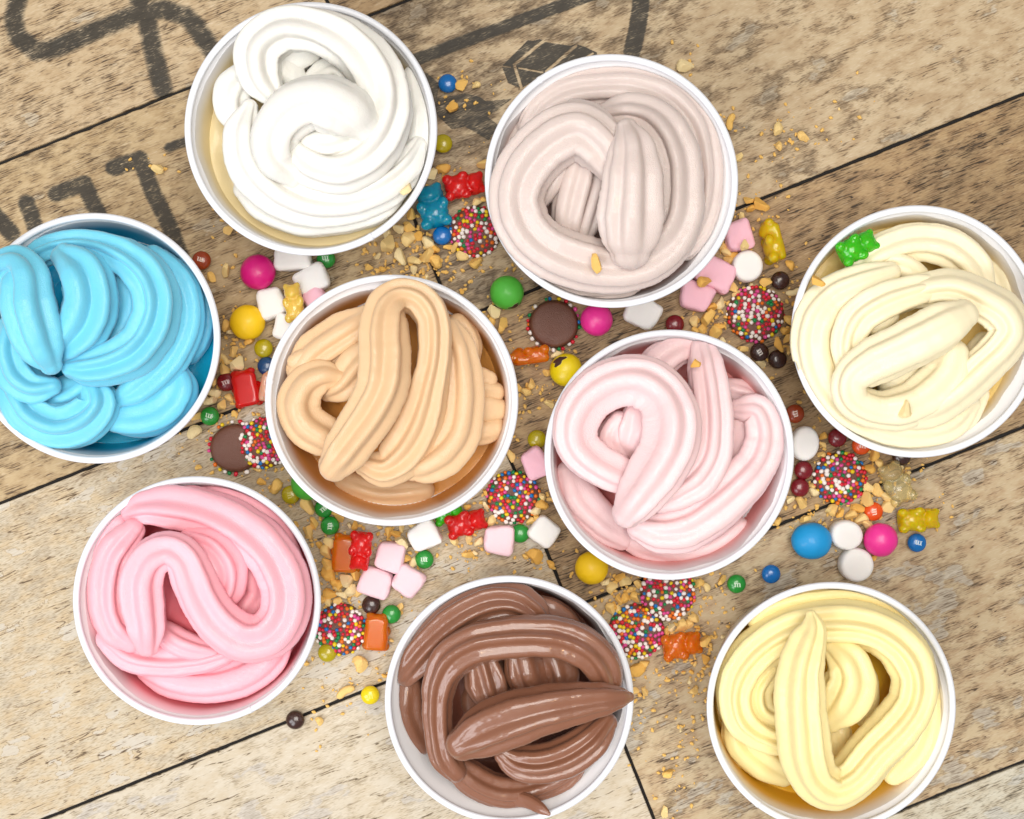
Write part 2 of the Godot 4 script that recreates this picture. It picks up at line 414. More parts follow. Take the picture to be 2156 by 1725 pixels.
func swirl(parent: Node3D, m: Material, pts: Array, lobes := 6, amp := 0.13, twist := 0.0, flat := 0.86, called := "swirl") -> void:
	var c: Array[Vector3] = []; var r: Array[float] = []
	for i in range(0, pts.size(), 4):
		var y: float = RIM_H + pts[i + 2] * 0.001
		c.append(N(crop.x + pts[i] / crop.z, crop.y + pts[i + 1] / crop.z, y))
		r.append(pts[i + 3] / crop.z * NAT * (CAM_H - y) / FOCAL)
	# even steps along a smooth curve through the points
	var path: Array[Vector3] = []; var rad: Array[float] = []
	var n := c.size()
	for i in n - 1:
		var p0 := c[maxi(i - 1, 0)]; var p3 := c[mini(i + 2, n - 1)]
		var steps := maxi(3, int(c[i].distance_to(c[i + 1]) / 0.0008))
		for k in steps:
			var t := float(k) / steps
			path.append(c[i].cubic_interpolate(c[i + 1], p0, p3, t))
			rad.append(lerpf(r[i], r[i + 1], t * t * (3.0 - 2.0 * t)))
	path.append(c[n - 1]); rad.append(r[n - 1])
	for pass_n in 3:
		for i in range(1, path.size() - 1):
			path[i] = (path[i - 1] + path[i] * 2.0 + path[i + 1]) * 0.25
			rad[i] = (rad[i - 1] + rad[i] * 2.0 + rad[i + 1]) * 0.25
	var far: Array[float] = [0.0]
	for i in range(1, path.size()): far.append(far[-1] + path[i].distance_to(path[i - 1]))
	var whole := far[-1]
	var turn := rng.randf() * TAU
	var warp := rng.randf_range(0.12, 0.3)
	var crisp := rng.randf_range(0.9, 1.9)
	var strength: Array[float] = []
	for k in lobes: strength.append(rng.randf_range(0.65, 1.3))
	var wob := FastNoiseLite.new(); wob.seed = rng.randi() % 10000; wob.frequency = 1.0
	var v := PackedVector3Array()
	var sides := 12 * lobes
	var m_count := path.size()
	var cap := 5
	var axis := Vector2(parent.position.x, parent.position.z)
	for i in range(-cap, m_count + cap):
		var q := clampi(i, 0, m_count - 1)
		var tan := (path[mini(q + 1, m_count - 1)] - path[maxi(q - 1, 0)]).normalized()
		var side := tan.cross(Vector3.UP)
		side = side.normalized() if side.length() > 0.05 else Vector3.RIGHT
		var up := side.cross(tan).normalized()
		var rr := rad[q]; var at := path[q]; var shape := 1.0
		if i < 0 or i >= m_count:                    # rounded ends
			var a := PI / 2.0 * (float(-i) if i < 0 else float(i - m_count + 1)) / cap
			at += tan * rr * 0.85 * sin(a) * (-1.0 if i < 0 else 1.0)
			rr *= maxf(cos(a), 0.01); shape = maxf(cos(a), 0.0)
		var end := clampf(minf(far[q], whole - far[q]) / (rad[q] * 1.2), 0.0, 1.0)
		rr *= 0.88 + 0.12 * sqrt(end)
		rr *= 1.0 + 0.045 * wob.get_noise_2d(far[q] * 90.0, 3.0)
		for j in sides:
			var a := TAU * j / sides
			var b := a + turn + twist * far[q]
			var lobe_at := (b + warp * sin(b + turn * 3.0) + warp * 0.7 * sin(2.0 * b + turn)) * lobes / TAU
			var lobe := posmod(int(floor(lobe_at)), lobes)
			var f := fposmod(lobe_at, 1.0)
			var crest := 1.0 - 2.0 * pow(0.5 + 0.5 * cos(TAU * f), crisp)
			var e0 := strength[posmod(lobe - 1, lobes)]; var e1 := strength[lobe]; var e2 := strength[(lobe + 1) % lobes]
			var st := lerpf(e0, e1, 0.5 + f) if f < 0.5 else lerpf(e1, e2, f - 0.5)
			var g := 1.0 + amp * 1.25 * st * crest * (0.35 + 0.65 * end) * shape + 0.007 * sin(a * 3.0 + far[q] * 260.0) + 0.006 * sin(lobe_at * TAU * 3.0) * end + 0.004 * sin(lobe_at * TAU * 7.0 + 1.0) + 0.016 * wob.get_noise_3d(far[q] * 500.0, cos(a) * 3.2, sin(a) * 3.2) + 0.022 * pow(absf(cos(a)), 4.0) * wob.get_noise_2d(far[q] * 800.0, signf(cos(a)) * 9.0)
			var ca := cos(a); var sa := sin(a)
			if sa < 0.0:                             # the underside has sagged on to what lies below
				ca = signf(ca) * pow(absf(ca), lerpf(1.0, 0.42, shape)); sa *= 1.25
			var p := at + (side * ca + up * sa * flat) * rr * g
			if p.y < RIM_H - 0.0005:                 # pressed against the cup
				var d := Vector2(p.x, p.z) - axis
				var most := (wall_r(p.y) - 0.0009) * cup_size
				if d.length() > most:
					d = d.normalized() * most; p.x = axis.x + d.x; p.z = axis.y + d.y
				p.y = maxf(p.y, 0.006)
			v.append(p - parent.position)
	put(called, grid_mesh(v, m_count + 2 * cap, sides, true), m, parent)

func pool(parent: Node3D, m: Material, drop: float, turn: float) -> void:
	# the layer that fills the bottom of the cup, in slow folds, drawn up a little where it meets the wall
	var y0 := RIM_H - drop * 0.001
	var v := PackedVector3Array()
	var rows := 44; var cols := 120
	var wob := FastNoiseLite.new(); wob.seed = int(drop * 37.0 + turn * 100.0); wob.frequency = 60.0
	for i in rows:
		for j in cols:
			var a := TAU * j / cols
			var f := float(i) / (rows - 1)
			var r := f * (wall_r(y0 + 0.002) - 0.0004) * cup_size
			var fold := pow(0.5 + 0.5 * sin(a * 1.0 + turn + f * 17.0 + 0.6 * sin(a * 2.0 + turn)), 2.0)
			var y := y0 + 0.0035 * fold * f * (1.0 - pow(f, 6.0)) + 0.003 * wob.get_noise_2d(r * cos(a), r * sin(a)) * (1.0 - pow(f, 4.0)) + 0.002 * pow(f, 12.0) * (1.0 + 0.6 * sin(a * 3.0 + turn))
			v.append(Vector3(r * cos(a), y, r * sin(a)))
	var idx := PackedInt32Array()
	for i in rows - 1:
		for j in cols:
			var j2 := (j + 1) % cols
			idx.append_array([i * cols + j, i * cols + j2, (i + 1) * cols + j, i * cols + j2, (i + 1) * cols + j2, (i + 1) * cols + j])
	put("bottom_layer", index_mesh(v, idx), m, parent)

func bounce_tint(parent: Node3D, m: StandardMaterial3D, reach: float, turn: float) -> void:
	# bounced soft-serve colour painted as a smear inside the paper, with an uneven upper edge
	var v := PackedVector3Array(); var tint := PackedColorArray()
	var rows := 14; var cols := 144
	var spill := m.albedo_color.srgb_to_linear(); var paper := s3(238, 238, 240).srgb_to_linear()
	
	var wob := FastNoiseLite.new(); wob.seed = int(turn * 991.0); wob.frequency = 0.7; wob.fractal_octaves = 2
	for i in rows:
		for j in cols:
			var a := TAU * j / cols
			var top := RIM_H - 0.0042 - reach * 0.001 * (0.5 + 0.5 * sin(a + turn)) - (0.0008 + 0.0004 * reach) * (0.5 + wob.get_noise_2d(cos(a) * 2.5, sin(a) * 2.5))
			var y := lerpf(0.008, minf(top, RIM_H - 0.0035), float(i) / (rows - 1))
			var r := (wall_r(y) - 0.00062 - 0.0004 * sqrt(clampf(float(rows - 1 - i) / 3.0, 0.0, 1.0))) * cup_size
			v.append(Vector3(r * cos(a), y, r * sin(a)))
			var fade := clampf((minf(top, RIM_H - 0.0035) - y) / (0.0095 + reach * 0.0003), 0.0, 1.0)
			tint.append(paper.lerp(spill, fade * fade * (3.0 - 2.0 * fade)))
	if not mats.has("bounce_smear"):
		var f := mat("bounce_smear", Color.WHITE, 0.3, 0.5)
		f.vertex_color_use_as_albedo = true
	put("bounce_smear", grid_mesh(v, rows, cols, true, tint), mats["bounce_smear"], parent)

func core(parent: Node3D, m: Material, drop: float) -> void:
	# the mound under the upper folds, its deep colour painting light scattered in gaps
	var v := PackedVector3Array()
	var y0 := RIM_H - drop * 0.001 - 0.001
	var high := maxf(drop - 7.5, 6.0) * 0.001
	for i in 20:
		for j in 72:
			var a := TAU * j / 72.0; var f := i / 19.0
			var r := 0.033 * (0.02 + 0.98 * f) * (1.0 + 0.05 * sin(a * 3.0 + drop) + 0.04 * sin(a * 7.0 + f * 5.0))
			v.append(Vector3(r * cos(a), y0 + high * (1.0 - pow(f, 2.4)) + 0.0012 * sin(a * 2.0 + f * 22.0) * (1.0 - f), r * sin(a)))
	put("mound", grid_mesh(v, 20, 72, true), m, parent)

func serve(nx: float, ny: float, size: float, label: String) -> Node3D:
	var at := N(nx, ny, RIM_H); at.y = 0.0
	cup_size = size
	return thing("soft_serve", label, "soft serve", at, "servings of soft serve")

func cups() -> void:
	white_serve(); lavender_serve(); blue_serve(); caramel_serve(); blush_serve(); cream_serve(); pink_serve(); chocolate_serve(); yellow_serve()

func white_serve() -> void:
	paper_cup(873, 360.7, 1.0, -1.05, "white paper cup holding the pure white soft serve")
	var o := serve(873, 360.7, 1.0, "pure white soft serve in one big rising swirl with a folded peak")
	var m := ice_mat("ice_white", s3(235, 233, 226), 0.3, 0.04, 0.22)
	var w := ice_mat("melt_bounce_white", s3(238, 220, 172), 0.24, 0.0, 0.2)  # melt colour, also used as painted bounce light on wall and mound
	crop = Vector3(500, 0, 2.3316)
	pool(o, w, 21, 0.5)
	bounce_tint(o, w, 3, 0.5)
	core(o, w, 21)
	swirl(o, m, [640, 640, 0, 80, 540, 500, 1, 125, 530, 320, 3, 135, 680, 190, 4, 130, 890, 190, 4, 130, 1110, 280, 4, 140, 1280, 440, 5, 150, 1365, 640, 5, 150, 1340, 850, 5, 150, 1230, 1020, 5, 145, 1060, 1110, 5, 140, 880, 1080, 5, 130, 760, 980, 5, 100], 6, 0.15, 14.0)
	swirl(o, m, [760, 1160, 3, 90, 640, 1050, 7, 135, 620, 890, 11, 155, 710, 740, 14, 165, 860, 660, 15, 170, 1010, 680, 15, 180, 1140, 740, 13, 175, 1220, 810, 10, 140], 5, 0.15, 8.0, 0.75)
	swirl(o, m, [880, 960, 5, 110, 1000, 960, 5, 115, 1120, 930, 4, 110], 5, 0.14)
	swirl(o, m, [470, 700, 2, 60, 430, 880, 1, 120, 480, 1080, -1, 140, 640, 1240, -2, 140, 860, 1330, -3, 130, 1100, 1330, -4, 120, 1320, 1240, -5, 120, 1480, 1100, -7, 110, 1570, 950, -9, 70], 6, 0.135, 14.0)
	swirl(o, m, [480, 470, -7, 100, 370, 590, -7, 120, 355, 720, -9, 110, 420, 820, -10, 90], 5, 0.108)
	swirl(o, m, [440, 1240, -12, 90, 590, 1340, -12, 120, 800, 1430, -12, 110, 1050, 1430, -13, 100, 1300, 1360, -14, 100, 1440, 1260, -16, 80], 5, 0.121)
	swirl(o, m, [1540, 500, -10, 80, 1570, 640, -12, 95, 1590, 800, -12, 100, 1560, 980, -13, 100, 1480, 1120, -14, 80], 5, 0.095)
	swirl(o, m, [900, 560, -9, 110, 1040, 480, -9, 110, 1120, 620, -8, 110, 1060, 860, -6, 120], 5, 0.135)
	swirl(o, m, [860, 320, -8, 110, 700, 400, -8, 110, 760, 520, -8, 100], 5, 0.135)

func lavender_serve() -> void:
	paper_cup(1720.5, 507.6, 1.003, 2.2, "white paper cup holding the pale lavender-grey soft serve")
	var o := serve(1720.5, 507.6, 1.0, "pale lavender-grey soft serve with an upright ridged tongue on a coiled loop")
	var m := ice_mat("ice_lavender", s3(213, 197, 190), 0.3, 0.04, 0.22)
	var w := ice_mat("melt_bounce_lavender", s3(196, 164, 154), 0.24, 0.0, 0.2)
	crop = Vector3(1340, 130, 2.27)
	pool(o, w, 24, 2.0)
	bounce_tint(o, w, 10, 2.0)
	core(o, w, 24)
	swirl(o, m, [960, 520, 14, 75, 995, 650, 16, 130, 1000, 860, 17, 165, 990, 1060, 15, 185, 985, 1220, 12, 185, 985, 1310, 10, 140], 6, 0.149, 0.0, 0.72)
	swirl(o, m, [900, 800, 7, 120, 800, 640, 8, 140, 640, 540, 7, 150, 460, 620, 6, 155, 310, 790, 5, 155, 255, 980, 4, 145, 310, 1160, 3, 145, 440, 1290, 2, 145, 630, 1370, 1, 145, 850, 1410, 0, 140, 1060, 1370, 0, 140, 1220, 1250, 0, 135, 1300, 1090, 0, 130, 1310, 900, 0, 130, 1290, 720, 0, 130, 1220, 560, 0, 125, 1110, 450, -1, 115, 970, 410, -2, 100, 830, 430, -4, 80], 6, 0.155, 5.0)
	swirl(o, m, [620, 390, 3, 65, 750, 450, 5, 75, 880, 560, 5, 60], 5, 0.108)
	swirl(o, m, [700, 660, -3, 90, 650, 860, -4, 110, 600, 1060, -4, 110, 590, 1180, -6, 100], 5, 0.162)
	swirl(o, m, [800, 820, -3, 70, 745, 1000, -5, 85, 690, 1180, -6, 85], 5, 0.162)
	swirl(o, m, [570, 700, -3, 70, 490, 850, -4, 80, 420, 980, -5, 60], 5, 0.135)
	swirl(o, m, [330, 520, -12, 80, 430, 390, -11, 95, 580, 300, -10, 110, 760, 265, -9, 110, 1000, 260, -9, 120, 1220, 330, -9, 130, 1390, 500, -9, 120, 1460, 720, -9, 105, 1470, 930, -10, 95, 1430, 1130, -11, 95, 1340, 1280, -12, 85], 6, 0.121, 6.0)
	swirl(o, m, [1540, 820, -16, 70, 1520, 1000, -16, 90, 1440, 1180, -16, 95, 1340, 1310, -17, 70], 5, 0.108)
	swirl(o, m, [330, 1410, -9, 70, 450, 1480, -10, 75, 650, 1540, -11, 80, 880, 1540, -12, 80, 1040, 1510, -14, 50], 5, 0.108)
	swirl(o, m, [370, 420, -18, 80, 240, 620, -18, 80, 190, 820, -18, 70], 5, 0.108)

func blue_serve() -> void:
	paper_cup(263, 951, 0.992, 2.7, "white paper cup holding the bright blue soft serve")
	var o := serve(263, 951, 0.992, "bright sky blue soft serve with a drooping tongue over curled arcs")
	var m := ice_mat("ice_blue", s3(112, 204, 231), 0.3, 0.04, 0.15)
	var w := ice_mat("melt_bounce_blue", s3(20, 168, 206), 0.24, 0.0, 0.2)
	crop = Vector3(0, 580, 2.331)
	pool(o, w, 29, 1.0)
	bounce_tint(o, w, 1, 1.0)
	core(o, w, 29)
	swirl(o, m, [-60, 520, 6, 80, 20, 400, 9, 95, 120, 385, 12, 110, 175, 480, 14, 135, 190, 640, 15, 150, 235, 800, 14, 150, 290, 950, 12, 130, 335, 1040, 10, 80], 5, 0.176, 4.0)
	swirl(o, m, [420, 330, 5, 100, 540, 440, 8, 140, 585, 610, 8, 150, 545, 770, 7, 150, 450, 890, 6, 120, 400, 970, 4, 70], 6, 0.200)
	swirl(o, m, [200, 350, -2, 80, 380, 265, 0, 85, 600, 260, 1, 95, 800, 330, 2, 115, 950, 450, 2, 130, 1020, 620, 2, 135, 990, 800, 2, 135, 880, 950, 3, 135, 720, 1030, 3, 125, 570, 1060, 3, 110, 470, 1060, 3, 80], 6, 0.189, 4.0)
	swirl(o, m, [760, 480, -6, 120, 800, 640, -6, 130, 740, 790, -6, 120, 620, 880, -6, 100], 5, 0.135)
	swirl(o, m, [1000, 340, -10, 100, 1160, 520, -9, 115, 1210, 720, -9, 115, 1160, 900, -9, 115, 1050, 1060, -8, 115, 900, 1190, -8, 110, 790, 1260, -9, 70], 6, 0.135, 3.0)
	swirl(o, m, [70, 790, 2, 90, 55, 950, 2, 105, 110, 1110, 2, 110, 220, 1190, 2, 95, 340, 1180, 2, 70], 5, 0.176)
	swirl(o, m, [60, 1150, -4, 80, 130, 1260, -3, 115, 220, 1370, -4, 130, 380, 1440, -5, 130, 540, 1400, -5, 130, 640, 1290, -5, 120, 610, 1180, -5, 90], 6, 0.189)
	swirl(o, m, [300, 1250, -9, 110, 430, 1240, -8, 110, 560, 1160, -7, 110], 5, 0.12)
	swirl(o, m, [760, 1400, -13, 100, 950, 1390, -13, 110, 1100, 1320, -13, 110, 1180, 1190, -13, 100, 1170, 1090, -13, 70], 5, 0.149)
	swirl(o, m, [-100, 700, -10, 120, -120, 950, -10, 130, -60, 1150, -10, 120], 5, 0.135)
	swirl(o, m, [1230, 420, -20, 70, 1310, 600, -20, 80, 1320, 800, -21, 80, 1250, 980, -22, 70], 5, 0.081)

func caramel_serve() -> void:
	paper_cup(1100.7, 1126.1, 0.997, 3.0, "white paper cup holding the caramel tan soft serve")
	var o := serve(1100.7, 1126.1, 0.997, "caramel tan soft serve folded in tall hairpin loops")
	var m := ice_mat("ice_caramel", s3(224, 188, 146), 0.3, 0.04, 0.2)
	var w := ice_mat("melt_bounce_caramel", s3(214, 150, 76), 0.24, 0.0, 0.2)
	crop = Vector3(730, 760, 2.331)
	pool(o, w, 31, 2.6)
	bounce_tint(o, w, 4, 2.6)
	core(o, w, 31)
	swirl(o, m, [485, 1290, 8, 115, 560, 1190, 10, 130, 650, 1060, 11, 140, 740, 920, 12, 145, 810, 760, 12, 150, 825, 580, 11, 150, 815, 400, 9, 145, 835, 250, 7, 125, 920, 170, 5, 105, 1040, 190, 4, 105, 1125, 300, 4, 105, 1145, 440, 4, 105, 1140, 600, 4, 105, 1110, 760, 3, 115, 1080, 900, 1, 130, 1030, 1060, -1, 145, 940, 1210, -3, 145, 820, 1300, -4, 115, 690, 1270, -5, 90], 6, 0.162, 6.0)
	swirl(o, m, [1250, 380, -5, 80, 1310, 540, -5, 100, 1335, 720, -5, 112, 1335, 900, -5, 118, 1305, 1070, -5, 125, 1210, 1200, -5, 130, 1090, 1280, -6, 115, 1000, 1310, -7, 80], 6, 0.162, 3.0)
	swirl(o, m, [700, 330, -9, 110, 540, 430, -9, 130, 380, 540, -9, 130, 260, 660, -10, 100], 6, 0.121)
	swirl(o, m, [520, 700, -4, 60, 420, 690, -4, 95, 310, 750, -5, 115, 255, 880, -6, 125, 305, 1010, -7, 125, 430, 1090, -8, 120, 560, 1140, -10, 110], 5, 0.176, 4.0)
	swirl(o, m, [740, 520, -5, 100, 640, 630, -6, 115, 540, 750, -7, 100, 440, 810, -11, 60], 5, 0.135)
	swirl(o, m, [230, 600, -7, 60, 320, 560, -6, 60, 400, 590, -7, 50], 4, 0.081)
	swirl(o, m, [1400, 700, -15, 80, 1500, 720, -15, 70], 4, 0.108)
	swirl(o, m, [1400, 790, -14, 90, 1540, 800, -16, 80], 4, 0.108)
	swirl(o, m, [1420, 900, -14, 100, 1560, 910, -16, 85], 4, 0.108)
	swirl(o, m, [1390, 1050, -16, 110, 1530, 1030, -17, 100], 4, 0.108)
	swirl(o, m, [1300, 350, -16, 80, 1370, 470, -16, 75, 1385, 600, -16, 65], 5, 0.135)
	swirl(o, m, [760, 760, -12, 130, 900, 1000, -12, 140, 1150, 950, -13, 120], 5, 0.108)
	swirl(o, m, [560, 1390, -27, 90, 800, 1460, -27, 90, 1080, 1440, -28, 80], 4, 0.068)

func blush_serve() -> void:
	paper_cup(1883.5, 1279.7, 0.988, 0.9, "white paper cup holding the very pale pink soft serve")
	var o := serve(1883.5, 1279.7, 0.988, "very pale blush pink soft serve coiled round with a blunt tip")
	var m := ice_mat("ice_blush", s3(239, 206, 207), 0.3, 0.04, 0.22)
	var w := ice_mat("melt_bounce_blush", s3(228, 152, 148), 0.24, 0.0, 0.2)
	crop = Vector3(1510, 910, 2.331)
	pool(o, w, 28, 4.0)
	bounce_tint(o, w, 4, 4.0)
	core(o, w, 28)
	swirl(o, m, [590, 1250, 11, 110, 680, 1130, 14, 140, 790, 970, 15, 160, 875, 800, 15, 168, 890, 620, 14, 165, 820, 460, 12, 155, 670, 370, 10, 150, 490, 390, 8, 145, 340, 490, 6, 140, 255, 640, 5, 130, 260, 790, 4, 125, 360, 900, 4, 120, 500, 980, 4, 115, 660, 1040, 3, 100], 6, 0.142, 4.0)
	swirl(o, m, [660, 560, 0, 90, 640, 690, 0, 110, 610, 800, -3, 100], 5, 0.162)
	swirl(o, m, [540, 640, -2, 80, 490, 760, -3, 90, 540, 860, -4, 90], 5, 0.135)
	swirl(o, m, [1085, 160, -5, 95, 1115, 300, -1, 110, 1145, 480, 1, 118, 1160, 680, 2, 122, 1140, 870, 2, 128, 1050, 1020, 2, 135, 920, 1110, 2, 120, 820, 1170, 2, 90], 6, 0.149, 3.0)
	swirl(o, m, [1320, 560, -9, 80, 1440, 570, -7, 105, 1495, 720, -6, 118, 1460, 890, -5, 130, 1340, 1050, -4, 140, 1160, 1220, -4, 145, 980, 1340, -4, 140, 810, 1370, -5, 125, 670, 1340, -6, 95], 6, 0.135, 5.0)
	swirl(o, m, [1330, 660, -13, 90, 1310, 800, -13, 100, 1200, 960, -12, 110], 5, 0.108)
	swirl(o, m, [1080, 130, -9, 70, 920, 170, -8, 100, 790, 270, -8, 115, 760, 380, -9, 100], 5, 0.108)
	swirl(o, m, [1060, 330, -2, 75, 1080, 430, -1, 70], 4, 0.041)
	swirl(o, m, [210, 980, -17, 100, 280, 1160, -17, 130, 430, 1310, -17, 120, 560, 1400, -18, 100], 5, 0.108)
	swirl(o, m, [640, 1420, -19, 100, 880, 1500, -20, 90, 1130, 1470, -20, 90, 1330, 1340, -20, 80], 5, 0.108)
	swirl(o, m, [1260, 430, -19, 80, 1400, 480, -19, 85, 1520, 610, -19, 80, 1560, 750, -19, 70], 5, 0.108)

func cream_serve() -> void:
	paper_cup(2582, 932, 0.997, 1.0, "white paper cup holding the ivory cream soft serve")
	var o := serve(2582, 932, 0.997, "ivory cream soft serve spilling over its rim in broad loops")
	var m := ice_mat("ice_cream", s3(246, 234, 198), 0.3, 0.04, 0.22)
	var w := ice_mat("melt_bounce_cream", s3(244, 214, 138), 0.24, 0.0, 0.2)
	crop = Vector3(2200, 560, 2.331)
	pool(o, w, 22, 0.0)
	bounce_tint(o, w, 5, 0.0)
	core(o, w, 22)
	swirl(o, m, [1190, 760, 15, 115, 1070, 830, 16, 145, 900, 925, 16, 150, 720, 1015, 15, 148, 560, 1095, 13, 135, 455, 1190, 10, 115, 470, 1310, 7, 110, 610, 1380, 5, 110, 790, 1370, 4, 130, 960, 1280, 3, 140, 1080, 1150, 3, 140, 1120, 1020, 4, 120], 6, 0.108, 4.0, 0.8)
	swirl(o, m, [820, 640, 2, 90, 960, 590, 4, 105, 1120, 580, 5, 112, 1290, 650, 6, 120, 1440, 740, 6, 128, 1500, 860, 6, 120, 1440, 980, 5, 115, 1310, 1110, 4, 118, 1160, 1250, 3, 118, 990, 1370, 2, 110, 820, 1430, 1, 95], 6, 0.121, 3.0)
	swirl(o, m, [1010, 580, 3, 90, 830, 620, 4, 115, 640, 690, 4, 130, 490, 790, 3, 130, 425, 940, 2, 118, 435, 1090, 2, 105], 6, 0.135)
	swirl(o, m, [700, 760, 2, 80, 600, 840, 2, 60], 4, 0.108)
	swirl(o, m, [710, 480, -1, 80, 510, 560, -1, 118, 330, 650, -2, 130, 220, 790, -2, 140, 190, 960, -2, 140, 230, 1130, -3, 130, 320, 1290, -4, 120, 450, 1410, -4, 118, 640, 1500, -5, 110, 860, 1530, -6, 110, 1080, 1480, -7, 110, 1220, 1340, -8, 90], 6, 0.121, 5.0)
	swirl(o, m, [480, 470, -7, 80, 640, 350, -6, 100, 860, 280, -6, 110, 1080, 310, -6, 115, 1240, 430, -6, 115, 1320, 580, -6, 95], 6, 0.135, 3.0)
	swirl(o, m, [640, 420, -5, 60, 780, 420, -4, 75, 900, 490, -4, 70], 4, 0.135)
	swirl(o, m, [1400, 420, -17, 90, 1480, 600, -17, 80], 5, 0.108)
	swirl(o, m, [1270, 1280, -14, 100, 1150, 1440, -14, 110, 960, 1540, -14, 100, 760, 1560, -15, 80], 5, 0.095)
	swirl(o, m, [1320, 930, -8, 70, 1260, 1050, -8, 80], 4, 0.108)
	swirl(o, m, [840, 1130, -4, 110, 720, 1220, -5, 110], 5, 0.135)

func pink_serve() -> void:
	paper_cup(551.7, 1691, 0.98, -1.1, "white paper cup holding the candy pink soft serve")
	var o := serve(551.7, 1691, 0.98, "candy pink soft serve bent in an M-shaped ridge")
	var m := ice_mat("ice_pink", s3(252, 182, 194), 0.3, 0.04, 0.22)
	var w := ice_mat("melt_bounce_pink", s3(236, 122, 134), 0.24, 0.0, 0.2)
	crop = Vector3(190, 1320, 2.331)
	pool(o, w, 31, 3.3)
	bounce_tint(o, w, 2, 3.3)
	core(o, w, 31)
	swirl(o, m, [525, 1160, 9, 85, 515, 1030, 11, 112, 490, 880, 12, 125, 480, 730, 13, 125, 540, 590, 14, 115, 660, 530, 14, 110, 765, 590, 14, 115, 825, 720, 13, 125, 900, 880, 11, 130, 1010, 1020, 9, 135, 1160, 1110, 7, 140, 1310, 1090, 6, 140, 1410, 970, 5, 138, 1430, 800, 4, 140, 1370, 630, 3, 140, 1250, 480, 2, 140, 1080, 360, 1, 138, 880, 280, 0, 135, 660, 245, -1, 130, 490, 255, -2, 100, 400, 290, -3, 60], 6, 0.155, 5.0)
	swirl(o, m, [800, 450, 3, 80, 950, 520, 4, 110, 1040, 650, 4, 122, 1030, 790, 3, 112, 960, 880, 2, 80], 5, 0.149)
	swirl(o, m, [1180, 640, -5, 100, 1230, 800, -8, 90, 1150, 930, -6, 90], 5, 0.108)
	swirl(o, m, [430, 400, 0, 90, 310, 550, 2, 112, 265, 730, 2, 112, 270, 900, 2, 110, 325, 1040, 1, 108, 420, 1130, 0, 85], 5, 0.162, 3.0)
	swirl(o, m, [270, 1110, -6, 100, 420, 1220, -6, 110, 620, 1260, -6, 100, 850, 1250, -6, 90, 1050, 1200, -6, 80], 5, 0.121)
	swirl(o, m, [620, 1060, -3, 80, 760, 1150, -3, 80, 950, 1200, -4, 60], 5, 0.135)
	swirl(o, m, [520, 1320, -15, 80, 700, 1390, -13, 100, 920, 1410, -12, 110, 1140, 1360, -12, 120, 1310, 1250, -12, 110, 1400, 1130, -12, 90], 6, 0.121, 3.0)
	swirl(o, m, [860, 190, -12, 80, 1050, 220, -11, 95, 1220, 310, -11, 105, 1360, 450, -11, 105, 1440, 610, -12, 95, 1490, 760, -13, 75], 5, 0.135)
	swirl(o, m, [330, 360, -6, 90, 250, 520, -8, 95, 220, 720, -9, 95, 230, 900, -10, 90, 280, 1080, -12, 80], 5, 0.108)
	swirl(o, m, [810, 1475, -20, 35, 830, 1540, -21, 45, 840, 1600, -16, 40], 4, 0.054, 0.0, 0.6, "drip")

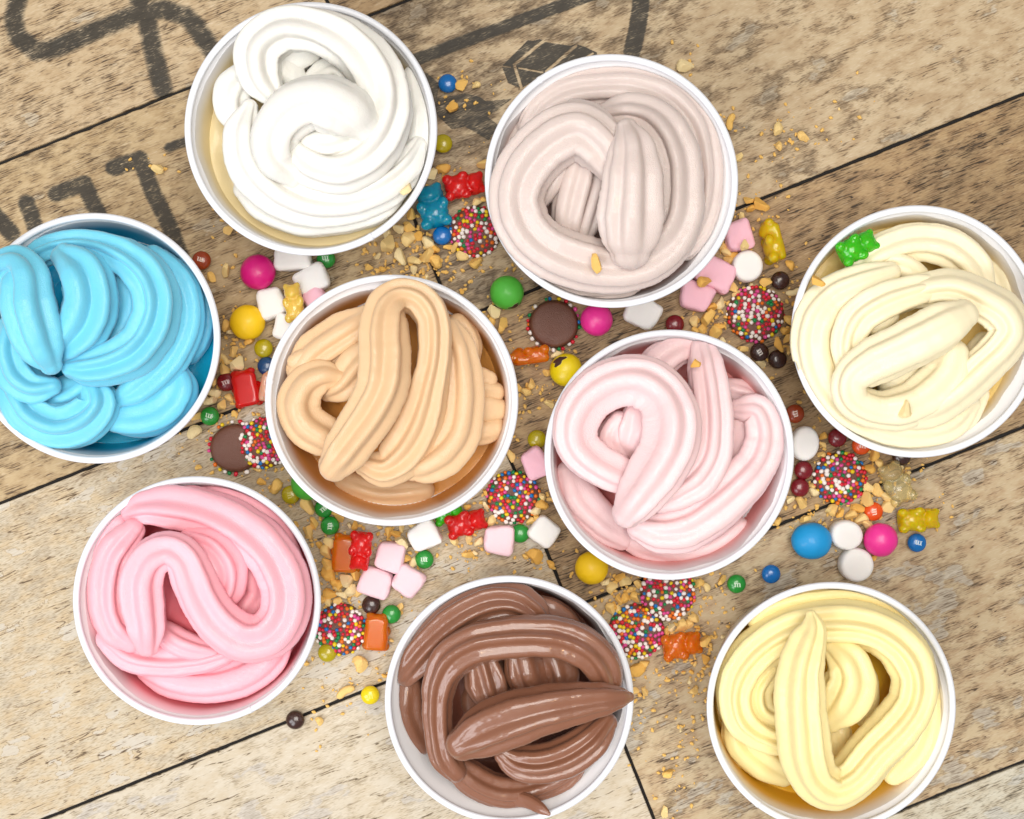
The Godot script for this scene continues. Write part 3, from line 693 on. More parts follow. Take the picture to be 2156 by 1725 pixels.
func chocolate_serve() -> void:
	paper_cup(1432, 1970.5, 0.98, 0.6, "white paper cup holding the brown chocolate soft serve")
	var o := serve(1432, 1970.5, 0.98, "brown chocolate soft serve with a pointed tongue reaching over the rim")
	var m := ice_mat("ice_chocolate", s3(138, 91, 68), 0.2, 0.0, 0.8)
	var w := ice_mat("melt_bounce_chocolate", s3(104, 58, 42), 0.24, 0.0, 0.2)
	crop = Vector3(1070, 1600, 2.4505)
	pool(o, w, 33, 5.0)
	bounce_tint(o, w, 24, 5.0)
	core(o, w, 33)
	swirl(o, m, [560, 1210, 11, 130, 720, 1120, 12, 165, 920, 1040, 13, 168, 1120, 980, 13, 152, 1330, 935, 12, 132, 1520, 905, 11, 105, 1650, 890, 9, 70, 1720, 885, 7, 38], 6, 0.133, 3.0, 0.75)
	swirl(o, m, [1580, 830, 1, 100, 1540, 700, 2, 128, 1430, 570, 4, 135, 1250, 490, 5, 140, 1050, 475, 6, 140, 850, 490, 6, 140, 650, 530, 6, 138, 490, 630, 5, 132, 410, 780, 4, 112, 390, 950, 3, 95, 400, 1120, 2, 92, 440, 1290, 1, 98, 520, 1400, 0, 85], 6, 0.127, 5.0)
	swirl(o, m, [180, 720, -11, 110, 330, 530, -8, 130, 520, 360, -7, 140, 720, 250, -7, 140, 900, 230, -7, 130, 1040, 300, -7, 110, 1110, 390, -8, 80], 6, 0.122, 3.0)
	swirl(o, m, [1560, 1060, -2, 85, 1450, 1190, 0, 120, 1280, 1300, 0, 130, 1090, 1350, 0, 125, 930, 1330, 0, 110, 850, 1280, 1, 80], 6, 0.133)
	swirl(o, m, [690, 600, -5, 130, 740, 780, -5, 135, 800, 960, -4, 120], 6, 0.164)
	swirl(o, m, [970, 560, -6, 120, 1010, 720, -6, 125, 1080, 880, -6, 110], 6, 0.164)
	swirl(o, m, [1200, 600, -8, 110, 1250, 740, -8, 110, 1230, 860, -8, 100], 5, 0.123)
	swirl(o, m, [520, 1360, -5, 95, 680, 1480, -8, 105, 850, 1540, -10, 105, 1050, 1520, -12, 90, 1250, 1430, -12, 100, 1350, 1340, -12, 85], 6, 0.111)
	swirl(o, m, [190, 800, -17, 110, 190, 1000, -18, 115, 280, 1200, -20, 100], 5, 0.099)
	swirl(o, m, [1050, 260, -16, 90, 1200, 330, -17, 100, 1330, 430, -18, 90], 5, 0.099)
	swirl(o, m, [720, 900, -18, 200, 1100, 900, -18, 220], 5, 0.066)
	swirl(o, m, [900, 1580, -9, 60, 1010, 1600, -5, 48, 1100, 1650, -1, 38, 1160, 1690, 1, 16], 4, 0.056, 0.0, 0.5, "drip")

func yellow_serve() -> void:
	paper_cup(2340, 1990, 0.986, -2.2, "white paper cup holding the pale yellow soft serve")
	var o := serve(2340, 1990, 0.986, "pale yellow soft serve with a long V-shaped ridge")
	var m := ice_mat("ice_yellow", s3(248, 230, 166), 0.3, 0.04, 0.22)
	var w := ice_mat("melt_bounce_yellow", s3(240, 190, 58), 0.24, 0.0, 0.2)
	crop = Vector3(1970, 1600, 2.4507)
	pool(o, w, 29, 1.4)
	bounce_tint(o, w, 2, 1.4)
	core(o, w, 29)
	swirl(o, m, [765, 320, 13, 42, 775, 410, 14, 85, 735, 530, 15, 120, 695, 700, 16, 140, 690, 900, 16, 155, 710, 1100, 15, 160, 735, 1290, 13, 160, 800, 1440, 10, 150, 920, 1510, 8, 148, 1060, 1440, 7, 150, 1200, 1270, 6, 155, 1360, 1100, 5, 160, 1470, 930, 4, 150, 1490, 750, 3, 148, 1420, 580, 2, 152, 1270, 450, 1, 148, 1080, 385, 0, 145, 860, 380, -1, 145, 640, 420, -2, 145, 450, 530, -3, 145, 310, 680, -4, 140, 250, 850, -4, 130, 280, 1010, -4, 130, 380, 1110, -4, 118, 520, 1170, -4, 108, 620, 1190, -5, 90], 6, 0.149, 4.0)
	swirl(o, m, [490, 700, -5, 80, 400, 830, -5, 90, 420, 970, -5, 90, 530, 1030, -4, 80], 5, 0.162)
	swirl(o, m, [910, 540, 0, 85, 1010, 640, 2, 130, 1040, 780, 2, 148, 980, 930, 2, 148, 890, 1040, 2, 105], 6, 0.162)
	swirl(o, m, [960, 1100, -13, 90, 960, 1300, -14, 80], 5, 0.108)
	swirl(o, m, [240, 1080, -15, 100, 280, 1200, -15, 115, 420, 1330, -15, 115, 570, 1420, -16, 95], 5, 0.121)
	swirl(o, m, [1570, 850, -9, 85, 1560, 1080, -9, 92, 1480, 1270, -9, 95, 1330, 1420, -10, 85], 5, 0.121)
	swirl(o, m, [400, 360, -11, 90, 520, 290, -10, 100, 800, 230, -10, 100, 1100, 225, -10, 100, 1350, 320, -10, 110, 1500, 480, -10, 90], 5, 0.121)
	swirl(o, m, [1120, 760, -14, 120, 1120, 1000, -15, 110], 5, 0.108)

# ---------------------------------------------------------------- candies
const RED := Color(0.52, 0.05, 0.07)
func hue(called: String) -> Color:
	return {"rust": s3(150, 58, 22), "green": s3(34, 142, 52), "olive": s3(176, 160, 14), "blue": s3(8, 104, 178), "navy": s3(10, 64, 112), "maroon": s3(116, 16, 28), "brown": s3(58, 34, 28), "orange": s3(220, 80, 22),
		"yellow": s3(240, 204, 10), "magenta": s3(216, 10, 124), "pink": s3(240, 50, 152), "lime": s3(80, 186, 60), "sky": s3(8, 148, 212), "gold": s3(248, 204, 6), "lemon": s3(232, 206, 10)}[called]

func remember(o: Node3D, ref: String) -> void: refs.append([Vector2(o.position.x, o.position.z), ref])

func button_mesh() -> ArrayMesh:
	if not mats.has("button_mesh"):
		var p := []
		for i in 19:
			var t := PI * i / 18.0
			p.append([0.00405 * pow(maxf(sin(t), 0.0004), 0.88), 0.0026 * cos(t)])
		mats["button_mesh"] = lathe(p, 40)
	return mats["button_mesh"]

func button(nx: float, ny: float, color: String, letter: float, label: String, ref: String, lift := 0.0, tilt := Vector2.ZERO) -> void:
	var y := 0.0026 + lift
	var o := thing("button_candy", label, "candy", N(nx, ny, y), "small sugar-coated button candies")
	o.position.y = lift
	var m := mat("shell_" + color, hue(color), 0.24, 0.5, 0.35)
	var shell := put("shell", button_mesh(), m, o, Vector3(0, 0.0026, 0))
	shell.rotation_degrees = Vector3(tilt.x, rng.randf() * 360.0, tilt.y)
	if letter < 900.0:
		if not mats.has("letter_mesh"):
			var tm := TextMesh.new(); var f := SystemFont.new(); f.font_names = PackedStringArray(["Droid Serif"]); f.font_weight = 700
			tm.text = "m"; tm.font = f; tm.font_size = 32; tm.pixel_size = 0.000098; tm.depth = 0.0003; tm.curve_step = 2.0
			mats["letter_mesh"] = tm
		var ink := mat("ink_" + color, hue(color).lerp(Color(0.93, 0.93, 0.9), 0.78 if color != "olive" and color != "lemon" else 0.35), 0.5)
		var l := put("letter", mats["letter_mesh"], ink, o, Vector3(0, 0.00508, 0))
		l.rotation_degrees = Vector3(-90, -letter, 0)
		l.rotation_order = EULER_ORDER_YXZ
	remember(o, ref)

func ball_mesh(rx: float, ry: float, seed_n: int) -> ArrayMesh:
	var w := FastNoiseLite.new(); w.seed = seed_n; w.frequency = 0.9
	var v := PackedVector3Array(); var rows := 25; var cols := 44
	for i in rows:
		for j in cols:
			var t := PI * i / (rows - 1); var a := TAU * j / cols
			var d := Vector3(sin(t) * cos(a), cos(t), sin(t) * sin(a))
			var g := 1.0 + 0.03 * w.get_noise_3dv(d * 1.2)
			v.append(Vector3(d.x * rx, d.y * ry, d.z * rx) * g)
	var idx := PackedInt32Array()
	for i in rows - 1:
		for j in cols:
			var j2 := (j + 1) % cols
			idx.append_array([i * cols + j, i * cols + j2, (i + 1) * cols + j, i * cols + j2, (i + 1) * cols + j2, (i + 1) * cols + j])
	return index_mesh(v, idx)

func round_candy(nx: float, ny: float, r_native: float, color: String, label: String, ref: String, stretch := 1.0, turn := 0.0, gloss := 0.3, chip := 0.0) -> void:
	var r := mm(r_native) * 0.985
	var h := r * 0.84
	var o := thing("round_candy", label, "candy", N(nx, ny, h), "large round sugar-coated candies")
	o.position.y = 0.0
	var m := mat("round_" + color, hue(color), gloss, 0.5, 0.2)
	if not m.heightmap_enabled: bumpy(m, 0.2, 2, 130.0, 0.004)
	var s := put("shell", ball_mesh(r, h, int(nx)), m, o, Vector3(0, h, 0))
	s.scale = Vector3(stretch, 1, 1); s.rotation_degrees.y = turn
	if chip != 0.0:                                   # a broken patch where the chocolate shows, with its rim of shell
		var low := 0.35 if color == "lime" else 1.0
		var c := Vector3(cos(deg_to_rad(chip)), low, sin(deg_to_rad(chip))).normalized()
		var e1 := c.cross(Vector3.UP).normalized(); var e2 := e1.cross(c)
		for layer in 2:
			var v := PackedVector3Array(); var n := 22
			for ring in 5:
				for j in n:
					var a := TAU * j / n
					var q := (0.36 + 0.09 * sin(a * 3.0 + 1.0) + 0.06 * sin(a * 5.0)) * (ring / 4.0 + 0.001) * (0.6 + 0.4 * low) * (1.12 if layer == 0 else 1.0)
					var d := (c + e1 * cos(a) * q * 1.25 + e2 * sin(a) * q * 0.8).normalized()
					v.append(Vector3(d.x * r, d.y * h, d.z * r) * ((1.012 if layer == 0 else 1.02)))
			var cm := mat("chip_edge_" + color, hue(color).lerp(Color(0.9, 0.85, 0.7), 0.55), 0.6) if layer == 0 else mat("chip_chocolate", s3(66, 40, 32), 0.5)
			put("chip_rim" if layer == 0 else "bare_chocolate", grid_mesh(v, 5, n, true), cm, o, Vector3(0, h, 0))
	remember(o, ref)

func soft_box(hx: float, hy: float, hz: float, rnd: float, sd: int, barrel: float) -> ArrayMesh:
	# a block with rounded edges, pulled a little out of true
	var w := FastNoiseLite.new(); w.seed = sd; w.frequency = 0.8
	var r2 := RandomNumberGenerator.new(); r2.seed = sd
	var skew := Vector2(r2.randf_range(-0.16, 0.16), r2.randf_range(-0.16, 0.16))
	var v := PackedVector3Array(); var idx := PackedInt32Array(); var n := 12
	for f in 6:
		var ax: Vector3 = [Vector3.RIGHT, Vector3.LEFT, Vector3.UP, Vector3.DOWN, Vector3.BACK, Vector3.FORWARD][f]
		var u := Vector3(ax.y, ax.z, ax.x); var t := ax.cross(u)
		var start := v.size()
		for i in n + 1:
			for j in n + 1:
				var p := ax + u * sin(PI / 2.0 * (2.0 * i / n - 1.0)) + t * sin(PI / 2.0 * (2.0 * j / n - 1.0))
				p = p * Vector3(hx, hy, hz)
				var core := p.clamp(-Vector3(hx - rnd, hy - rnd, hz - rnd), Vector3(hx - rnd, hy - rnd, hz - rnd))
				p = core + (p - core).normalized() * rnd if (p - core).length() > 1e-6 else p
				var q := p / Vector3(hx, hy, hz)
				p.x *= 1.0 + skew.x * q.z + barrel * (1.0 - q.z * q.z); p.z *= 1.0 + skew.y * q.x
				p.y *= 1.0 + 0.05 * skew.x * q.x
				p *= 1.0 + 0.09 * w.get_noise_3dv(q * 1.3)
				v.append(p)
		for i in n:
			for j in n:
				var a := start + i * (n + 1) + j
				idx.append_array([a, a + 1, a + n + 1, a + 1, a + n + 2, a + n + 1])
	return index_mesh(v, idx)

func marshmallow(nx: float, ny: float, w_native: float, l_native: float, turn: float, color: String, label: String, ref: String, round_top := false, lift := 0.0) -> void:
	var hx := mm(w_native) * 0.5 * 0.985; var hz := mm(l_native) * 0.5 * 0.985; var hy := 0.0046
	var o := thing("mini_marshmallow", label, "marshmallow", N(nx, ny, hy * 1.5 + lift), "mini marshmallows")
	o.position.y = lift
	var c: Color = {"white": s3(248, 244, 240), "pink": s3(246, 192, 206), "rose": s3(250, 214, 222)}[color]
	var m := mat("marshmallow_" + color, c, 0.95, 0.2)
	if not m.heightmap_enabled:
		bumpy(m, 0.22, 3, 90.0, 0.012)
		m.subsurf_scatter_enabled = true; m.subsurf_scatter_strength = 0.05
	var mesh: ArrayMesh
	if round_top:
		var p := []
		for q in [[0.001, 1.0], [0.5, 0.99], [0.74, 0.95], [0.87, 0.86], [0.955, 0.68], [1.0, 0.35], [1.0, -0.4], [0.985, -0.85], [0.9, -1.0], [0.02, -1.0]]: p.append([q[0], q[1]])
		mesh = lathe(p, 40)
	else: mesh = soft_box(hx, hy, hz, 0.0023, int(nx + ny), 0.07)
	var b := put("puff", mesh, m, o, Vector3(0, hy, 0))
	if round_top: b.scale = Vector3(hx, hy, hz)
	b.rotation_degrees.y = -turn
	remember(o, ref)

func bear_mesh() -> ArrayMesh:
	if mats.has("bear_mesh"): return mats["bear_mesh"]
	# millimetres; lies on its back, head towards -z
	var parts := [[0, 4.0, -5.9, 4.8, 4.2, 4.0], [-3.3, 4.2, -9.0, 1.75, 2.0, 1.6], [3.3, 4.2, -9.0, 1.75, 2.0, 1.6], [0, 7.0, -4.9, 2.0, 1.7, 1.7], [0, 4.0, 2.4, 5.5, 4.4, 6.0],
		[-4.4, 6.2, -0.9, 1.9, 2.0, 2.5], [4.4, 6.2, -0.9, 1.9, 2.0, 2.5], [-3.9, 6.0, 6.9, 2.3, 2.4, 2.5], [3.9, 6.0, 6.9, 2.3, 2.4, 2.5]]
	var f := func(p: Vector3) -> float:
		var q := Vector3(absf(p.x), absf(p.y - 2.2), absf(p.z - 0.4)) - Vector3(5.0 - 2.1, 2.2 - 2.1, 8.4 - 2.1)
		var d := Vector3(maxf(q.x, 0), maxf(q.y, 0), maxf(q.z, 0)).length() + minf(maxf(q.x, maxf(q.y, q.z)), 0.0) - 2.1
		for e in parts:
			var k := Vector3((p.x - e[0]) / e[3], (p.y - e[1]) / e[4], (p.z - e[2]) / e[5])
			d = smin(d, (k.length() - 1.0) * minf(e[3], minf(e[4], e[5])), 1.2)
		return maxf(d, -p.y)
	var m := surface_nets(f, Vector3(-7.6, -0.8, -11.8), Vector3(7.6, 10.2, 10.6), 0.42)
	mats["bear_mesh"] = m
	return m

func jelly(called: String, c: Color, clear: float) -> StandardMaterial3D:
	var key := "jelly_" + called
	if mats.has(key): return mats[key]
	var m := mat(key, c, 0.18, 0.5, 0.5)
	if clear > 0.25:
		m.refraction_enabled = true; m.refraction_scale = 0.034; m.albedo_color.a = 1.0 - clear
		if clear < 0.7:
			m.subsurf_scatter_enabled = true; m.subsurf_scatter_strength = 0.7
	else:
		m.subsurf_scatter_enabled = true; m.subsurf_scatter_strength = 0.75 if clear > 0.15 else 0.25
	return m

func gummy(nx: float, ny: float, length_native: float, turn: float, pose: String, color: String, label: String, ref: String, lift := 0.0, wide := 1.0) -> void:
	# turn: where the head points, clockwise from the top of the photograph
	var s := mm(length_native) / 21.4 * 0.97
	var at := N(nx, ny, 0.004 + lift); at.y = lift
	var o := thing("gummy_bear", label, "gummy bear", at, "gummy bears")
	var look: Array = {"red": [s3(255, 26, 24), 0.3], "orange": [s3(255, 118, 4), 0.3], "yellow": [s3(255, 200, 2), 0.35], "mustard": [s3(226, 186, 78), 0.1], "teal": [s3(6, 156, 190), 0.3],
		"clear": [s3(252, 238, 180), 0.8], "green": [s3(66, 196, 24), 0.3], "salmon": [s3(240, 158, 130), 0.2]}[color]
	var b := put("jelly", bear_mesh(), jelly(color, look[0], look[1]), o)
	var basis := Basis.from_euler(Vector3(0, deg_to_rad(-turn), 0))
	var up := Vector3.ZERO
	match pose:
		"back_up": basis = basis * Basis(Vector3.FORWARD, PI); up = Vector3(0, 8.4 * s, 0)
		"side": basis = basis * Basis(Vector3.FORWARD, PI * 0.5); up = Vector3(0, 5.3 * s, 0)
		"other_side": basis = basis * Basis(Vector3.FORWARD, -PI * 0.5); up = Vector3(0, 5.3 * s, 0)
	var off := Vector3.ZERO
	if pose == "side": off = basis * Vector3(0, -4.2, 0) * s
	if pose == "other_side": off = basis * Vector3(0, -4.2, 0) * s
	b.transform = Transform3D(basis * Basis.from_scale(Vector3(s * wide, s, s)), Vector3(off.x, up.y, off.z))
	remember(o, ref)

func sprinkle_mesh() -> SphereMesh:
	if not mats.has("sprinkle_mesh"):
		var s := SphereMesh.new(); s.radius = 1.0; s.height = 2.0; s.radial_segments = 10; s.rings = 5
		mats["sprinkle_mesh"] = s
	return mats["sprinkle_mesh"]

func freckle(nx: float, ny: float, r_native: float, upside: bool, label: String, ref: String, lift := 0.0, tilt := Vector2.ZERO) -> void:
	var r := mm(r_native) * 0.93; var h := 0.0046
	var o := thing("sprinkle_chocolate", label, "chocolate", N(nx, ny, 0.004 + lift), "chocolate discs covered in sugar sprinkles")
	o.position.y = lift; o.rotation_degrees = Vector3(tilt.x, 0, tilt.y)
	var choc := mat("freckle_chocolate", s3(104, 64, 49), 0.42, 0.5)
	if not choc.heightmap_enabled: bumpy(choc, 0.12, 4, 60.0, 0.02)
	var p := []
	if upside: p = [[0.00001, h], [r * 0.5, h], [r * 0.82, h * 0.98], [r * 0.9, h * 0.86], [r * 0.97, h * 0.5], [r * 0.8, 0.0006], [0.00001, 0.0]]
	else:
		for i in 9:
			var t := PI * 0.5 * i / 8.0
			p.append([r * pow(maxf(sin(t), 0.0001), 0.9), 0.0008 + (h - 0.0008) * pow(maxf(cos(t), 0.0), 0.7)])
		p.append([r * 0.94, 0.0]); p.append([0.00001, 0.0])
	var disc := put("chocolate_disc", lathe(p, 48), choc, o)
	disc.scale = Vector3(rng.randf_range(0.97, 1.03), 1, rng.randf_range(0.97, 1.03))
	var tones := [["white", s3(238, 230, 224), 0.27], ["cherry", s3(206, 26, 50), 0.5], ["candy_pink", s3(214, 70, 140), 0.62], ["orange", s3(226, 110, 10), 0.74], ["yellow", s3(226, 196, 10), 0.83], ["green", s3(4, 128, 66), 0.92], ["blue", s3(4, 112, 184), 1.01]]
	var spots: Array[Vector2] = []
	var tries := 0
	var gap := Vector2.from_angle(rng.randf() * TAU) * r * rng.randf_range(0.2, 0.6)
	while spots.size() < (24 if upside else 165) and tries < 6000:
		tries += 1
		var a := rng.randf() * TAU
		var f := sqrt(rng.randf()) if not upside else rng.randf_range(1.0, 1.06)
		var q := Vector2.from_angle(a) * r * f
		if not upside and q.distance_to(gap) < r * 0.16: continue
		var ok := true
		for other in spots:
			if other.distance_to(q) < 0.00146: ok = false; break
		if not ok: continue
		spots.append(q)
		var y := 0.0
		if upside: y = rng.randf_range(0.0009, h * 0.62)
		else: y = 0.0008 + (h - 0.0008) * pow(maxf(cos(asin(minf(f, 0.999)) * 1.0), 0.0), 0.7) + 0.0001
		var size := rng.randf_range(0.00072, 0.00098)
		var pick := rng.randf(); var tone = tones[0]
		for t in tones:
			if pick <= t[2]: tone = t; break
		if tone[0] == "white": size *= 1.1
		var b := put("sprinkle", sprinkle_mesh(), mat("sprinkle_" + tone[0], tone[1], 0.4, 0.5), o, Vector3(q.x, maxf(y, 0.0007), q.y))
		b.scale = Vector3(size * rng.randf_range(0.9, 1.2), size * 0.92, size); b.rotation.y = rng.randf() * TAU
	remember(o, ref)

func candies() -> void:
	# between the white, blue and caramel cups
	button(566.6, 732.8, "rust", 195, "rust-brown button candy with an upside-down letter, touching the blue cup", "the rust-brown button")
	button(917, 729, "green", 175, "green button candy half under the white cup beside a white marshmallow", "the half-hidden green button")
	button(741, 980, "olive", 999, "dull olive yellow button candy against the caramel cup", "the small olive button")
	button(750, 1030, "navy", 999, "dark navy button candy half hidden under the caramel cup rim", "the navy button")
	round_candy(725, 766, 50, "magenta", "deep magenta round candy alone below the white cup", "the deep magenta candy")
	round_candy(696, 907, 50, "gold", "golden yellow round candy beside the blue cup", "the matte golden candy", 1.0, 0.0, 0.5)
	marshmallow(820, 722, 96, 74, -6, "white", "white marshmallow tucked under the lower edge of the white cup", "the tucked-under marshmallow")
	marshmallow(876, 786, 88, 74, -28, "white", "tilted white marshmallow above the mustard gummy bear", "the tilted marshmallow")
	marshmallow(762, 851, 72, 84, -18, "white", "white marshmallow between the golden candy and the mustard gummy bear", "the marshmallow under mustard gummy")
	marshmallow(806, 922, 70, 74, 20, "white", "white marshmallow peeping out under the caramel cup below the mustard gummy bear", "the peeping marshmallow")
	marshmallow(884, 838, 60, 60, -30, "pink", "pink marshmallow almost hidden behind the caramel cup rim", "the hidden pink marshmallow")
	gummy(826, 855, 122, -8, "front_up", "mustard", "opaque mustard yellow gummy bear lying across the marshmallows", "the mustard gummy", 0.0085, 0.85)
	# along the blue cup
	button(636, 1075, "maroon", -20, "maroon button candy with a letter beside the red gummy bear", "the lettered maroon button")
	button(590, 1171, "green", 195, "glossy green button candy lying on the dark joint beside the blue cup", "the glossy green button")
	gummy(692, 1095, 120, -12, "back_up", "red", "smooth red gummy bear face down between the blue and caramel cups", "the face-down red gummy", 0.0005, 1.25)
	gummy(752, 1090, 100, 10, "side", "salmon", "pale salmon gummy mostly hidden under the caramel cup", "the salmon gummy")
	freckle(660, 1261, 77, true, "upturned chocolate disc showing its bare brown back beside the blue cup", "the bare upturned disc")
	freckle(742, 1246, 76, false, "sprinkle chocolate resting on the upturned disc beside the caramel cup", "the leaning sprinkle disc", 0.0028, Vector2(0, 6))
	# between the white and lavender cups
	button(1246, 404, "olive", 999, "flat olive yellow button candy half under the white cup on the tan plank", "the flat olive button")
	button(1259, 235, "blue", 999, "bright blue button candy alone between the white and lavender cups", "the lone blue button")
	gummy(1302, 522, 128, 78, "front_up", "red", "red gummy bear on its back pointing at the lavender cup", "the wide red gummy", 0.0, 1.05)
	gummy(1218, 584, 140, -14, "front_up", "teal", "teal blue gummy bear on its back beside the white cup", "the teal gummy", 0.0, 1.15)
	button(1243.5, 663, "blue", 999, "matte blue button candy at the foot of the teal gummy bear", "the matte blue button")
	freckle(1336, 649, 77, false, "sprinkle chocolate between the teal gummy bear and the lavender cup", "the lavender cup's sprinkle disc")
	round_candy(1425.6, 823, 48, "lime", "bright green round candy with a nicked edge on the dark joint", "the bright green candy", 1.0, 0.0, 0.5, 62.0)
	# between the lavender and blush cups
	freckle(1558, 911.6, 75, true, "upturned chocolate disc with pale bloom beside the magenta candy", "the bloomed upturned disc")
	round_candy(1678, 900, 46, "pink", "glossy hot pink round candy half under the lavender cup", "the hot pink candy")
	marshmallow(1808, 878, 92, 84, 28, "white", "crumpled white marshmallow beneath the lavender cup", "the crumpled marshmallow")
	gummy(1492, 1000, 128, -98, "side", "orange", "translucent orange gummy bear on its side next to the caramel cup", "the sideways orange gummy", 0.0, 1.1)
	round_candy(1592, 1041, 47, "lemon", "lemon yellow round candy with a broken shell showing dark chocolate", "the broken lemon candy", 1.0, 0.0, 0.3, 230.0)
	# beside the lavender cup
	marshmallow(2080, 662, 70, 84, -14, "pink", "pink marshmallow between the lavender cup and the yellow gummy bear", "the small pink marshmallow")
	gummy(2169, 684, 138, -14, "other_side", "yellow", "clear yellow gummy bear on its side among pink and white marshmallows", "the sideways yellow gummy", 0.0, 1.5)
	marshmallow(2104, 748, 86, 90, 0, "white", "round white marshmallow standing on end beside the yellow gummy bear", "the round white marshmallow", true)
	button(2195, 789.6, "brown", 999, "shiny dark brown button candy beside the cream cup, above the sprinkle disc", "the shiny brown button")
	marshmallow(2016, 770, 96, 84, 28, "pink", "larger pink marshmallow half under the lavender cup", "the larger pink marshmallow")
	marshmallow(1960, 834, 84, 78, 18, "pink", "pink marshmallow with a peanut chip at its corner, lowest beside the lavender cup", "the lowest pink marshmallow")
	freckle(2128, 882, 84, false, "sprinkle chocolate beside the cream cup between brown button candies", "the cream cup's sprinkle disc")
	button(1898, 912, "maroon", 999, "maroon button candy peeking over the top of the blush cup", "the peeking maroon button")
	button(2136, 991, "brown", 60, "near-black button candy with a pale letter below the sprinkle disc", "the lettered brown button")
	button(2187, 1011, "brown", 999, "plain near-black button candy beside the lettered one", "the plain brown button")
	button(2236, 1164, "rust", 80, "rust button candy with a letter squeezed against the blush cup", "the squeezed rust button")
	# between the blush, cream and yellow cups
	marshmallow(2266, 1248, 78, 98, 8, "white", "egg-shaped white marshmallow against the blush cup", "the egg-shaped marshmallow", true)
	button(2355, 1232, "maroon", 999, "matte maroon button candy beneath the cream cup", "the matte maroon button")
	button(2423, 1253, "orange", 10, "orange button candy half under the cream cup", "the half-hidden orange button")
	button(2536, 1284, "brown", 999, "dark brown button candy almost hidden under the cream cup", "the hidden brown button")
	button(2260, 1323, "maroon", 999, "upper maroon button candy of the pair against the blush cup", "the upper maroon button")
	button(2250, 1372, "maroon", 999, "lower maroon button candy of the pair against the blush cup", "the lower maroon button")
	freckle(2366, 1346, 79, false, "sprinkle chocolate lying among peanut chips below the cream cup", "the nut-ringed sprinkle disc")
	gummy(2523, 1363, 136, -24, "front_up", "clear", "colourless gummy bear on its back below the cream cup", "the colourless gummy", 0.0, 1.05)
	gummy(2580, 1462, 132, 86, "front_up", "yellow", "bright yellow gummy bear on its back beside the blue lettered button", "the bright yellow gummy", 0.0, 0.95)
	button(2457, 1439, "orange", 84, "orange button candy with a letter beside the bright yellow gummy bear", "the lettered orange button")
	round_candy(2477, 1519, 48, "pink", "shiny pink round candy between a white marshmallow and the yellow gummy bear", "the shiny pink candy", 1.0, 0.0, 0.18)
	round_candy(2282.5, 1522, 52, "sky", "large oval sky blue candy beside white marshmallows", "the oval blue candy", 1.1, 0.0, 0.55)
	marshmallow(2382, 1506, 92, 84, 10, "white", "upper white marshmallow with a tiny brown speck beside the blue candy", "the upper round marshmallow", true)
	marshmallow(2411, 1590, 94, 96, 30, "white", "plain white marshmallow below the speckled one, above the yellow cup", "the lower round marshmallow", true)
	button(2579, 1527, "blue", 190, "blue button candy with a letter below the bright yellow gummy bear", "the lettered blue button")
	button(2169, 1615, "blue", 999, "blue button candy alone between the blush and yellow cups", "the lone small blue button")
	button(2071.6, 1642.6, "green", 0, "green button candy with an upright letter beside the lone blue button", "the upright green button")
	# below the caramel cup
	button(818, 1392, "olive", 80, "see-through yellow button candy with a bright letter beside the pink cup", "the see-through yellow button")
	round_candy(866, 1360, 48, "lime", "green round candy mostly hidden under the caramel cup", "the hidden green candy")
	button(911, 1430, "green", -40, "upper green lettered button candy under the caramel cup rim", "the upper green button")
	button(928, 1479, "green", -88, "lower green button candy with a sideways letter between caramel and pink cups", "the lower green button")
	gummy(972, 1560, 124, 4, "back_up", "orange", "flat orange gummy bear underneath the red one", "the flat orange gummy", 0.0, 1.25)
	gummy(1014, 1546, 122, 186, "front_up", "red", "bright red gummy bear lying on top of the orange one", "the stacked red gummy", 0.0078, 0.95)
	marshmallow(1096.6, 1567, 76, 82, 12, "rose", "upper pale pink marshmallow of three, touching the red gummy bear", "the upper rose marshmallow")
	marshmallow(1054, 1640, 84, 80, 18, "rose", "lower pale pink marshmallow of three, below the red gummy bear", "the lower rose marshmallow")
	marshmallow(1147.6, 1636, 76, 78, 34, "rose", "pale pink marshmallow of three nearest the chocolate cup", "the outer rose marshmallow")
	marshmallow(1191.6, 1508, 80, 76, -28, "white", "white marshmallow below the caramel cup near a green lettered button", "the single white marshmallow")
	button(1193.5, 1574, "green", 180, "green button candy with an upside-down letter between marshmallows and the chocolate cup", "the upside-down green button")
	button(1044, 1702, "brown", 999, "black-brown button candy below the pale pink marshmallows", "the black-brown button")
	# between the caramel, blush and chocolate cups
	button(1510, 1236, "olive", 999, "olive yellow button candy half under the blush cup", "the shiny olive button")
	marshmallow(1506, 1304, 66, 86, -28, "pink", "wrinkled pink marshmallow pressed against the blush cup", "the wrinkled pink marshmallow")
	freckle(1443.6, 1399, 79, false, "sprinkle chocolate between the caramel and blush cups", "the middle sprinkle disc")
	gummy(1308, 1473, 128, 74, "front_up", "red", "dark red gummy bear below the caramel cup pointing at the sprinkle disc", "the dark red gummy")
	gummy(1258, 1446, 96, 70, "front_up", "green", "green gummy bear hidden under the caramel cup", "the hidden green gummy")
	marshmallow(1404, 1521, 80, 80, 4, "rose", "square pale pink marshmallow under the sprinkle disc by a green button", "the square pink marshmallow")
	button(1463, 1501, "green", 999, "plain green button candy between a pink and a white marshmallow", "the plain green button")
	marshmallow(1531.6, 1497, 74, 74, 38, "white", "white marshmallow set cornerwise at the end of the cross joint", "the cornerwise marshmallow")
	round_candy(1664, 1598, 47, "gold", "golden yellow round candy under the blush cup edge", "the edge golden candy", 1.0, 0.0, 0.5)
	# right of the pink cup
	freckle(956, 1773, 77, false, "sprinkle chocolate beside the pink cup and the orange gummy bear", "the pink cup's sprinkle disc")
